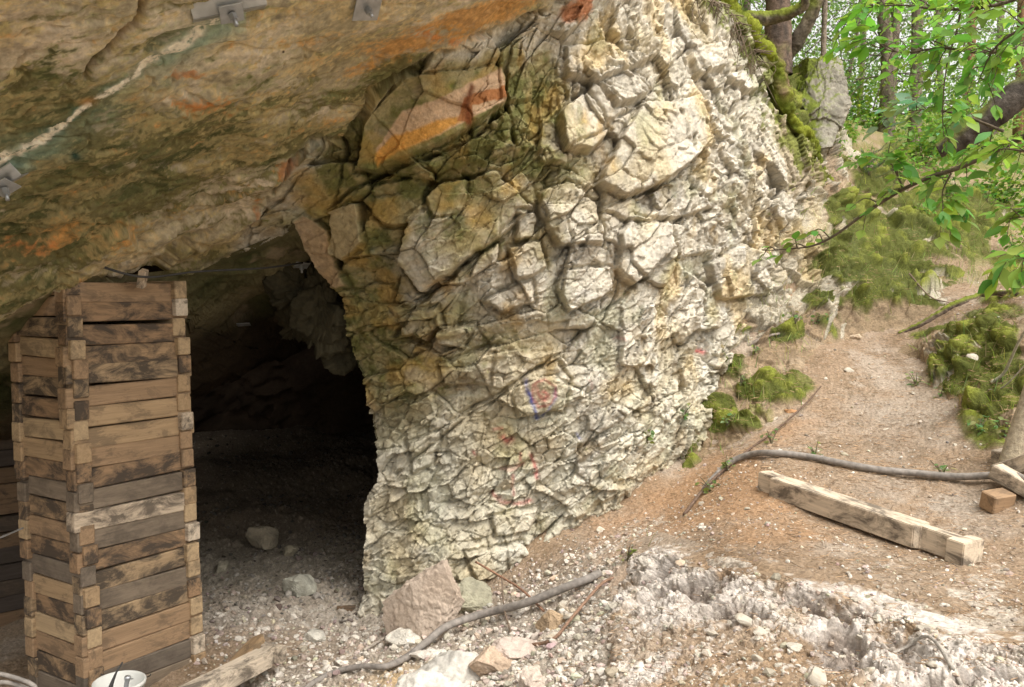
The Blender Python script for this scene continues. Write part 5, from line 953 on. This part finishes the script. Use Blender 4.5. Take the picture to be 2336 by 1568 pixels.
leafy_branch('long thin bare branch crossing the mossy slope with leaf sprays near its tip', [(2380, 290, 3.7), (2336, 312, 3.8), (2200, 378, 4.0), (2120, 405, 4.1), (2050, 438, 4.2), (1975, 486, 4.35), (1900, 540, 4.45), (1850, 562, 4.5), (1800, 568, 4.55), (1745, 572, 4.6)], .014, 13, 41, leaf=.075, tl=(.10, .26), skip=.0, per=(2, 5))
leafy_branch('drooping leaf spray at the middle of the long branch', [(2060, 430, 4.2), (2040, 385, 4.2), (2020, 355, 4.15)], .006, 6, 42, leaf=.085, tl=(.12, .25))
leafy_branch('leafy twig with pale blue-green leaves hanging over the slope', [(2290, 300, 4.3), (2190, 262, 4.4), (2110, 250, 4.5), (2060, 262, 4.5)], .008, 9, 43, leaf=.085, tl=(.15, .3), base=(.10, .22, .09))
leafy_branch('leafy bough along the very top of the picture', [(2400, -40, 3.9), (2280, 10, 4.0), (2160, 22, 4.1), (2050, 12, 4.3), (1960, 20, 4.4)], .011, 22, 44, leaf=.075, tl=(.2, .42), base=(.11, .27, .03))
leafy_branch('leafy bough below the topmost one, ending at the pale pine trunk', [(2400, 90, 3.8), (2260, 120, 3.9), (2150, 110, 4.1), (2060, 120, 4.2), (1990, 105, 4.3)], .010, 19, 45, leaf=.078, tl=(.18, .40), base=(.10, .26, .03))
leafy_branch('thin hanging twig with round leaves in front of the fallen trunk', [(2200, -40, 4.0), (2185, 60, 4.1), (2160, 150, 4.1), (2150, 260, 4.1), (2155, 330, 4.1)], .006, 11, 46, leaf=.066, tl=(.10, .22))
leafy_branch('leafy bough in the upper right corner', [(2420, 20, 3.5), (2340, 60, 3.5), (2270, 110, 3.6), (2230, 190, 3.7)], .009, 11, 47, leaf=.075, tl=(.15, .35), base=(.085, .22, .035))
leafy_branch('leafy twig at the right edge below the fallen trunk', [(2430, 330, 3.6), (2350, 345, 3.6), (2290, 340, 3.7), (2230, 352, 3.8)], .007, 8, 48, leaf=.075, tl=(.12, .28))
leafy_branch('leaf spray low at the right edge above the path', [(2430, 470, 3.6), (2360, 490, 3.6), (2300, 500, 3.7)], .006, 7, 49, leaf=.08, tl=(.12, .26))
leafy_branch('few large dark leaves at the right edge beside the moss mound', [(2430, 560, 3.2), (2360, 585, 3.2), (2310, 592, 3.2)], .006, 6, 50, leaf=.085, tl=(.10, .2))
leafy_branch('leaf spray under the long branch in front of the moss', [(2170, 395, 4.05), (2150, 440, 4.1), (2155, 490, 4.1)], .005, 9, 51, leaf=.08, tl=(.10, .22))

# --- trees
def tree(name, label, base, pts, rad, seed, crown=None, col=(.24, .165, .12), col2=(.12, .09, .065), limbs=6, group='pines standing in the wood above', moss=None, cat='pine', lim_h=(1.5, 5)):
    b0 = A(base); root = empty(name, tuple(b0)); tag(root, label, cat, group); P_ = [A(p) - b0 for p in pts]; tube_obj('trunk', bark_tube(P_, rad, 28, 160, .07, seed, col, col2, moss), parent=root)
    r = np.random.default_rng(seed); W = spline(P_, 60)
    for k in range(limbs):
        h = r.uniform(*lim_h); i = int(np.argmin(abs(W[:, 2] - W[0, 2] - h))); a = r.uniform(0, 6.3); L = r.uniform(.5, 1.5); d = A([math.cos(a), math.sin(a), r.uniform(-.1, .35)]); q = [W[i], W[i] + d * L * .5 + A([0, 0, -.05]), W[i] + d * L + r.normal(0, .12, 3)]
        V_, F_ = tube(spline(q, 12), np.linspace(.018, .003, 12), 5); poly_mesh('limb', V_, F_, M_BARK, root, np.zeros((len(V_), 3)) + A([.12, .10, .08]))
    if crown:
        n, R0, R1, zc = crown; X = r.normal(0, 1, (n, 3)) * A([R0, R0, R1]) * .5 + W[-1] + A([0, 0, zc]); cl = X[r.integers(0, n // 12, n)] + r.normal(0, .28, (n, 3)); leaves_mesh('crown', cl, r.normal(0, 1, (n, 3)), r.uniform(.12, .3, n), green(r, n, (.06, .12, .03)), root, simple=True, seed=seed)
    return root
def stand(u, v, d): p = A3(u, v, d); p[2] = gh(p[0], p[1]) - .05; return p
T = []
b = stand(1775, 145, 11.4); tree('pine_tree', 'thick brown pine trunk with mossy limb at the cliff top, nearest of the trees', b, [b, b + A([-.02, 0, 1]), b + A([-.12, 0, 2.5]), b + A([-.2, .2, 7])], [.19, .15, .14, .11], 3, (700, 1.6, 1.6, .6), moss=-.55, col=(.17, .12, .09), col2=(.07, .055, .045), limbs=3)
for k, (u, d, w, lab, lean, rd) in enumerate([(1874, 15.5, .045, 'slender dark sapling trunk behind the mossy boulder', .05, 0), (2018, 17.0, .125, 'pale grey pine trunk right of the boulder, bending slightly', -.15, 0), (2030, 17.6, .09, 'thinner trunk close behind the bending pale pine', .1, 0), (2088, 18.5, .12, 'straight brown-grey pine trunk right of the bending pale one', 0, 0),
        (2328, 20, .13, 'reddish pine trunk near the right edge', .0, 1), (2205, 26, .12, 'distant reddish trunk seen between leaves', .1, 1), (1960, 27, .08, 'thin far trunk left of the pale pine', .1, 0), (2150, 30, .10, 'thin far trunk right of the brown-grey pine', -.2, 0), (2270, 32, .12, 'far grey trunk close to the reddish one', .1, 0), (1915, 24, .06, 'thin leaning far trunk right of the slender sapling', .5, 0), (1700, 22, .10, 'far trunk left of the thick pine at the cliff top', .0, 0), (1640, 30, .12, 'farthest trunk at the left end of the wood', .1, 0)]):
    b = stand(u, 250, d); c1 = (.36, .20, .12) if rd else (.27, .22, .17)
    tree('pine_tree', lab, b, [b, b + A([lean * .4 + (.1 if k == 1 else 0), 0, 1.5]), b + A([lean, 0, 3.5]), b + A([lean * 2, .1, 9])], [w * 1.15, w, w * .95, w * .6], 10 + k, (500, 1.6, 2.2, .5), col=c1, col2=tuple(x * .55 for x in c1), limbs=6, lim_h=(.8, 5))
# mossy dead limbs by the first pine
def limb(name, label, pts, rad, seed, moss, cat='dead limb', col=(.20, .165, .12)): o = tube_obj(name, bark_tube([A3(*p) for p in pts], rad, 22, 90, .16, seed, col, tuple(x * .5 for x in col), moss)); tag(o, label, cat); return o
limb('mossy_limb', 'crooked mossy limb lying across in front of the thick pine trunk', [(1640, 22, 10.7), (1690, 38, 10.8), (1745, 42, 10.8), (1795, 32, 10.7), (1832, 14, 10.6), (1836, -12, 10.5)], [.05, .075, .085, .075, .06, .045], 5, .1)
limb('leaning_tree', 'leaning mossy trunk rising to the right behind the thick pine', [(1790, 130, 11.6), (1818, 92, 11.5), (1845, 45, 11.4), (1872, -20, 11.3), (1890, -80, 11.3)], [.11, .10, .085, .08, .07], 6, .0, 'leaning trunk')
limb('fallen_trunk', 'dark fallen trunk leaning down from the right edge with a mossy broken foot', [(2140, 345, 8.9), (2190, 320, 8.8), (2240, 282, 8.7), (2300, 235, 8.6), (2420, 140, 8.5), (2700, -60, 8.3), (3000, -300, 8.2)], [.07, .12, .125, .13, .13, .13], 7, -.25, 'fallen trunk', (.10, .085, .07))
o = tube_obj('mossy_log', bark_tube([hit(2050, 762), hit(2110, 738) + A([0, 0, .01]), hit(2180, 700) + A([0, 0, .02]), hit(2250, 680) + A([0, 0, .02]), hit(2330, 672) + A([0, 0, .0])], [.02, .035, .04, .05, .05], 20, 90, .25, 8, (.16, .12, .09), (.07, .05, .04), -.35)); tag(o, 'half buried rotten log edged with moss along the right side of the path', 'log')
r = np.random.default_rng(88); bc = A3(1874, 232, 11.4) + A([0, .1, 0]); stn = rock_mesh('mossy_boulder', bc, (.52, .5, .80), 77, (.30, .28, .23), sub=7, rough=.8, flat=[((.1, -1, .25), .6), ((.95, -.2, .22), .62), ((-.9, -.3, .3), .75), ((-.15, .1, 1), .72)], planes=2, col2=(.27, .21, .12), mat=M_ROCK)
me = stn.data; Xv = np.empty(len(me.vertices) * 3, np.float32); me.vertices.foreach_get('co', Xv); Xv = Xv.reshape(-1, 3); h, _ = rock_h(Xv + bc, np.zeros(len(Xv)), np.ones(len(Xv))); Xv = Xv + Xv / np.linalg.norm(Xv, axis=1)[:, None] * (h * .3 + .03 * fbm(Xv * 6, 4, 5))[:, None]; me.vertices.foreach_set('co', Xv.ravel().astype(np.float32)); me.update()
Xn = np.empty(len(me.vertices) * 3, np.float32); me.vertices.foreach_get('normal', Xn); Xn = Xn.reshape(-1, 3); at = me.color_attributes['Col']; c = np.empty(len(Xn) * 4, np.float32); at.data.foreach_get('color', c); c = c.reshape(-1, 4)
mk = ss(.0, .35, .8 * Xn[:, 2] + .5 * fbm(Xv * 3, 3, 9) - Xv[:, 0] * 1.1 + .35 * Xv[:, 2] - .02); c[:, :3] = mixc(c[:, :3], [.13, .16, .025], mk); c[:, :3] *= (1 + .5 * fbm(Xv * 12, 3, 19))[:, None]; at.data.foreach_set('color', c.ravel().astype(np.float32)); tag(stn, 'tall grey boulder capped with bright moss beside the thick pine at the cliff top', 'boulder')
bm_i = np.where(mk > .5)[0]; bm_i = bm_i[r.integers(0, len(bm_i), 5000)] if len(bm_i) else bm_i; X = Xv[bm_i]; n = len(X); o = scatter_mesh('moss_cap', [tri], X, np.stack([r.uniform(.008, .014, n), np.full(n, .012), r.uniform(.015, .04, n)], -1), rots(r, n, .6), A([.14, .165, .025]) * r.uniform(.5, 1.4, (n, 1)), M_MOSS); o.parent = stn
# moss and turf hanging over the cliff's edge
ep = np.array(EDGE[1:11], float); seg = np.linalg.norm(np.diff(ep, axis=0), axis=1); cs = np.concatenate([[0], np.cumsum(seg)]); tt = np.linspace(0, cs[-1], 420); eu, ev = np.interp(tt, cs, ep[:, 0]) + 4, np.interp(tt, cs, ep[:, 1]); wob = vnoise(np.stack([tt / 30, tt * 0, tt * 0], -1), 5)
Ec = pix(eu + 5 * wob, ev, depth_at(eu, ev) + .16); V_, F_ = tube(Ec, np.interp(tt, [0, cs[-1] * .25, cs[-1] * .75, cs[-1]], [.04, .065, .08, .03]) * (1 + .45 * wob), 60); Cn = np.concatenate([np.repeat(Ec, 60, 0), Ec[:1], Ec[-1:]]); Nn = V_ - Cn; Nn /= np.linalg.norm(Nn, axis=1)[:, None] + 1e-6
F1m, _x, _y, _z = voro((V_ + .04 * fbm(V_ * 8, 2, 3)[:, None]) * 6, 41); F1n, _x, _y, _z = voro(V_ * 16, 42); V_ = V_ + Nn * (.05 * (1 - ss(0, .8, F1m)) + .025 * (1 - ss(0, .8, F1n)) + .05 * fbm(V_ * 2.5, 3, 44))[:, None]
mm_ = ss(-.45, -.1, fbm(V_ * 2.2, 3, 45)); cc_ = mixc(np.zeros(V_.shape) + A([.20, .14, .085]), [.11, .135, .02], mm_); cc_ = mixc(cc_, [.20, .225, .03], mm_ * ss(.2, .6, 1 - F1m)); tag(poly_mesh('turf_edge', V_, F_, M_MOSS, col=cc_), kind='stuff')
pk = r.integers(0, len(V_), 16000); X = V_[pk] + r.normal(0, .012, (16000, 3)); n = len(X); tag(scatter_mesh('moss_fringe', [tri], X, np.stack([r.uniform(.006, .012, n), np.full(n, .012), r.uniform(.015, .040, n)], -1), rots(r, n, .7), A([.13, .155, .025]) * r.uniform(.4, 1.6, (n, 1)), M_MOSS), kind='stuff')
# --- shrubs and saplings
def shrub(name, label, p, h, w, n, seed, leaf=.07, base=(.12, .27, .035), cat='shrub', nst=5, group='green shrubs on the hillside'):
    r = np.random.default_rng(seed); root = empty(name, tuple(p)); tag(root, label, cat, group); tb, LX, LD = [], [], []
    for k in range(nst):
        a = r.uniform(0, 6.3); e_ = A([math.cos(a) * w * r.uniform(.3, 1), math.sin(a) * w * r.uniform(.3, 1), h * r.uniform(.6, 1)]); Q = spline([A([0, 0, 0]), e_ * A([.35, .35, .5]), e_], 10); tb.append(tube(Q, np.linspace(.008, .002, 10), 5))
        for j in range(n // nst):
            t = r.uniform(.2, 1); q = Q[min(int(t * 9), 9)] + r.normal(0, w * .22, 3) * A([1, 1, .6]); LX.append(q); LD.append(r.normal(0, 1, 3) * A([1, 1, .4]) + A([0, 0, -.1]))
    V_, F_ = join(tb); poly_mesh('stem', V_, F_, M_BARK, root, np.zeros((len(V_), 3)) + A([.15, .13, .08])); LX, LD = A(LX), A(LD); leaves_mesh('foliage', LX, LD, leaf * r.uniform(.6, 1.2, len(LX)), green(r, len(LX), base), root, simple=leaf < .05 or h > 1.2, seed=seed); return root
for k, (u, v, d, h, w, n, lab) in enumerate([(1925, 300, 13.0, .6, .45, 260, 'low leafy shrub at the right foot of the mossy boulder'), (2110, 320, 14.0, 1.0, .8, 420, 'bushy shrub behind the hanging pale leaves'), (2190, 340, 15.0, 1.2, .9, 460, 'bushy shrub just left of the fallen trunk foot'), (2290, 370, 13.5, 1.0, .8, 420, 'bushy shrub behind the fallen trunk at the right edge'), (1990, 270, 17.0, 1.6, 1.0, 600, 'tall pale shrub at the foot of the bending pine'), (1935, 240, 18.5, 1.8, 1.1, 600, 'tall pale shrub between boulder and bending pine'), (2140, 260, 19.0, 1.7, 1.1, 600, 'tall shrub right of the brown-grey pine'), (2250, 280, 20.0, 1.8, 1.3, 600, 'tall shrub in front of the reddish pine'), (2060, 400, 13.0, .45, .4, 160, 'small plant on the slope under the hanging pale leaves'), (1860, 330, 12.0, .35, .3, 120, 'small plant on the mossy cliff edge'), (1775, 235, 11.7, .5, .25, 110, 'upright weed at the cliff edge under the thick pine'), (1740, 110, 11.9, .5, .3, 120, 'weed in front of the thick pine trunk'), (1640, 20, 12.0, .5, .5, 160, 'leafy weed at the top left end of the cliff edge'), (2320, 460, 11.5, .5, .4, 160, 'small shrub right of the upper path'), (1890, 345, 11.9, .35, .3, 150, 'leafy weeds directly under the mossy boulder'), (1960, 365, 12.4, .4, .35, 170, 'leafy weeds left of the pine sapling'), (2030, 360, 13.0, .55, .5, 220, 'bright shrub behind the pine sapling'), (2100, 470, 12.2, .25, .3, 90, 'low plant on the moss above the long branch'), (2150, 395, 13.5, .5, .45, 180, 'bright shrub above the big moss mound'), (2250, 425, 13.0, .5, .5, 180, 'bright shrub at the upper end of the moss mound')]):
    shrub('shrub', lab, stand(u, v, d), h, w, n, 200 + k, leaf=.07 if h < 1 else .11, base=(.16, .32, .04) if h > 1.2 else (.12, .27, .035))
# small pine sapling with blue-green needles
r = np.random.default_rng(8); p = stand(1985, 395, 12.2); root = empty('pine_sapling', tuple(p)); tag(root, 'small blue-green pine sapling with fine needles on the slope below the boulder', 'pine sapling')
tb = [tube(spline([A([0, 0, 0]), A([-.02, 0, .3]), A([.02, 0, .6])], 8), np.linspace(.010, .004, 8), 5)]; LX, LD = [], []
for k in range(16):
    a = r.uniform(0, 6.3); L = r.uniform(.2, .42); z0 = r.uniform(.1, .55); d = A([math.cos(a), math.sin(a), .25]); q = A([0, 0, z0]); tb.append(tube(spline([q, q + d * L * .5, q + d * L + A([0, 0, .06])], 6), np.linspace(.004, .002, 6), 4))
    for j in range(70): t = r.uniform(.15, 1); LX.append(q + d * L * t + A([0, 0, .06 * t * t])); LD.append(d + r.normal(0, .8, 3))
V_, F_ = join(tb); poly_mesh('stem', V_, F_, M_BARK, root, np.zeros((len(V_), 3)) + A([.15, .12, .08])); LX, LD = A(LX), A(LD); n = len(LX); R_ = rots(r, n)
X = LX; D_ = LD / np.linalg.norm(LD, axis=1)[:, None]; s_ = np.cross(D_, [0, 0, 1.]); v = np.stack([X - s_ * .003, X + s_ * .003, X + D_ * .055], 1).reshape(-1, 3); npmesh('foliage', v, np.arange(3 * n).reshape(-1, 3), M_LEAF, root, np.repeat(green(r, n, (.09, .17, .10)), 3, 0), smooth=False)
# seedlings on the bank
for k, (u, v, lab) in enumerate([(1720, 800, 'seedling by the moss left of the path'), (1805, 745, 'seedling under the dark rock at the path side'), (1860, 730, 'pale seedling right of the dark rock'), (1660, 1062, 'seedling at the bend of the upper hose'), (1620, 1108, 'seedling at the soil edge where the upper hose vanishes'), (1690, 880, 'leafy seedling on the moss bank above the root'), (2230, 975, 'patch of pale leaves at the foot of the moss mound'), (2290, 985, 'patch of pale leaves by the leaning post'), (2140, 890, 'small leafy plant left of the moss mound'), (2090, 870, 'small leafy plant further left of the moss mound'), (2150, 1075, 'tiny plant behind the upper hose'), (1860, 1030, 'tiny plant between hose and beam top'), (1760, 1000, 'leafy seedling by the orange soil'), (1665, 970, 'seedling on the dark moss'), (1560, 950, 'small weed growing at the foot of the rock wall'), (1475, 1010, 'pale weed growing from the rock foot'), (1430, 1265, 'grassy tuft at the edge of the orange soil')]):
    p = hit(u, v + 12) if k not in (14, 15) else rock_at(u, v)[0]; shrub('seedling', lab, p - A([0, 0, .01]), .16, .11, 16 if k not in (6, 7) else 36, 300 + k, leaf=.052, base=(.16, .26, .08), cat='seedling', nst=3, group='seedlings on the bank')
# roots and twigs
def twig(name, label, pts, r0, r1, col=(.16, .11, .08), lift=.03, cat='twig'):
    P_ = [hit(u, v) + A([0, 0, z if z is not None else lift]) for u, v, z in pts]; V_, F_ = tube(spline(P_, 40), np.linspace(r0, r1, 40), 7); o = poly_mesh(name, V_, F_, M_BARK, col=np.zeros((len(V_), 3)) + A(col)); return tag(o, label, cat)
twig('root', 'long thin root running up the edge of the orange soil', [(1560, 1180, .02), (1620, 1110, .04), (1700, 1040, .03), (1780, 985, .05), (1840, 935, .07), (1872, 905, .1)], .014, .007)
twig('twig', 'forked dead twig standing over the hose with a reddish tip', [(1240, 1400, .02), (1190, 1375, .10), (1140, 1370, .20), (1085, 1375, .34)], .010, .009, (.30, .17, .11))
twig('twig', 'thin dead stem crossing beneath the forked twig', [(1165, 1450, .02), (1150, 1410, .08), (1145, 1372, .19)], .008, .006, (.2, .15, .11))
twig('twig', 'pale forked root on the rubble left of the leaning slab', [(830, 1490, .02), (880, 1460, .03), (915, 1425, .07)], .012, .006, (.42, .37, .31))
twig('root', 'brown root running from the hose end down to the tan rocks', [(1200, 1480, .02), (1260, 1470, .03), (1310, 1420, .05), (1370, 1360, .08), (1400, 1320, .05)], .012, .010, (.30, .19, .13))
twig('stick', 'bare grey stick slanting up at the right edge in front of the moss mound', [(2270, 895, .02), (2295, 890, .12), (2330, 905, .42), (2380, 930, .9)], .014, .010, (.40, .37, .28))
twig('twig', 'thin curved stem below the slanting stick', [(2262, 905, .01), (2300, 915, .05), (2350, 915, .3)], .007, .005, (.34, .30, .24))
twig('twig', 'grey driftwood stub lying on the dark rock ledge left of the path', [(1695, 800, .05), (1740, 790, .08), (1775, 775, .05)], .022, .014, (.28, .24, .20))
twig('twig', 'thin dead stick pointing down the upper path', [(2070, 655, .08), (2120, 680, .04), (2165, 695, .02)], .010, .006, (.22, .16, .12))
twig('root', 'tangled pale root at the bottom right corner', [(2200, 1560, .02), (2130, 1500, .05), (2060, 1490, .03), (1990, 1520, .02)], .010, .006, (.42, .38, .33))
# hanging roots over the cliff edge
tb = []
for k in range(46):
    u, v = r.uniform(1560, 1745), 0; v = np.interp(u, [1560, 1650, 1745], [-15, 20, 150]); p, _ = rock_at(u - 12, v + 8); p = p + A([0, -.06, .06]); L = r.uniform(.15, .7); d = A([r.normal(0, .35), -.05, -1]) * L; tb.append(tube(spline([p + A([r.normal(.1, .1), .2, .05]), p, p + d * .5 + r.normal(0, .06, 3) + A([0, -.04, 0]), p + d + r.normal(0, .05, 3)], 12), np.linspace(.007, .0025, 12), 5))
V_, F_ = join(tb); tag(poly_mesh('hanging_roots', V_, F_, M_BARK, col=np.zeros((len(V_), 3)) + A([.17, .13, .09])), kind='stuff')
# grass and moss fringe on the cliff top and slope
def dg(u, v, x, y): return (.55 * (y > 10.6) * (x > 1.5) + .12 * blob(u, v, 1700, 900, 120, 90) + .10 * blob(u, v, 1450, 1265, 40, 30)) * (u < 2400)
X, u_, v_ = ground_uv(r, 9000, dg); X = np.concatenate([X, SLOPE_P[r.integers(0, len(SLOPE_P), 1500)]]); n = len(X); c = green(r, n, (.19, .29, .05), .4); dry = r.random(n) < .25; c[dry] = A([.36, .30, .15]) * r.uniform(.6, 1.2, (dry.sum(), 1))
tag(scatter_mesh('grass', [(A([[-.5, 0, 0], [.5, 0, 0], [.32, .22, .55], [-.32, .22, .55], [0, .62, .95]]), np.array([[0, 1, 2], [0, 2, 3], [3, 2, 4]]))], X, np.stack([r.uniform(.004, .008, n), r.uniform(.06, .17, n), r.uniform(.06, .20, n)], -1), rots(r, n, .35), c, M_GRASS), kind='stuff')
# far wood: one mass of leaves beyond the edge
nc_ = 1500; uu, dd = r.uniform(1350, 2750, nc_), np.exp(r.uniform(math.log(15.5), math.log(48), nc_)); vv = r.uniform(-260, 330, nc_); cc_ = pix(uu, vv, dd); gz = ghv(cc_[:, 0], cc_[:, 1]); ok = (cc_[:, 2] > gz + .2) & (vnoise(cc_ * .45, 9) > -.25 - .35 * (vv > 120)); cc_ = cc_[ok]; dd = dd[ok]
m = 75; X = np.repeat(cc_, m, 0); sc = np.repeat(dd / 22, m); X = X + r.normal(0, 1, X.shape) * A([.55, .55, .32]) * sc[:, None]; n = len(X); hue = np.repeat(r.uniform(0, 1, len(cc_)), m)
c = mixc(np.zeros((n, 3)) + A([.21, .36, .07]), [.11, .21, .08], hue) * r.uniform(.7, 1.3, (n, 1)); leaves_mesh('far_wood', X, r.normal(0, 1, (n, 3)), r.uniform(.05, .12, n) * np.sqrt(sc), c, seed=4, simple=True, roll=1.0)['kind'] = 'stuff'
# fine bare twigs among the far trees
tb = []
for k in range(170):
    p = A3(r.uniform(1560, 2400), r.uniform(-40, 300), r.uniform(14, 24)); L = r.uniform(.5, 2.0); a = r.uniform(0, 6.3); d = A([math.cos(a), .3 * math.sin(a), r.uniform(-.1, 1.2)]) * L; tb.append(tube(spline([p, p + d * .5 + r.normal(0, .08, 3), p + d], 7), np.linspace(.010, .004, 7), 4))
V_, F_ = join(tb); tag(poly_mesh('bare_twigs', V_, F_, M_BARK, col=np.zeros((len(V_), 3)) + A([.16, .13, .10])), kind='stuff')
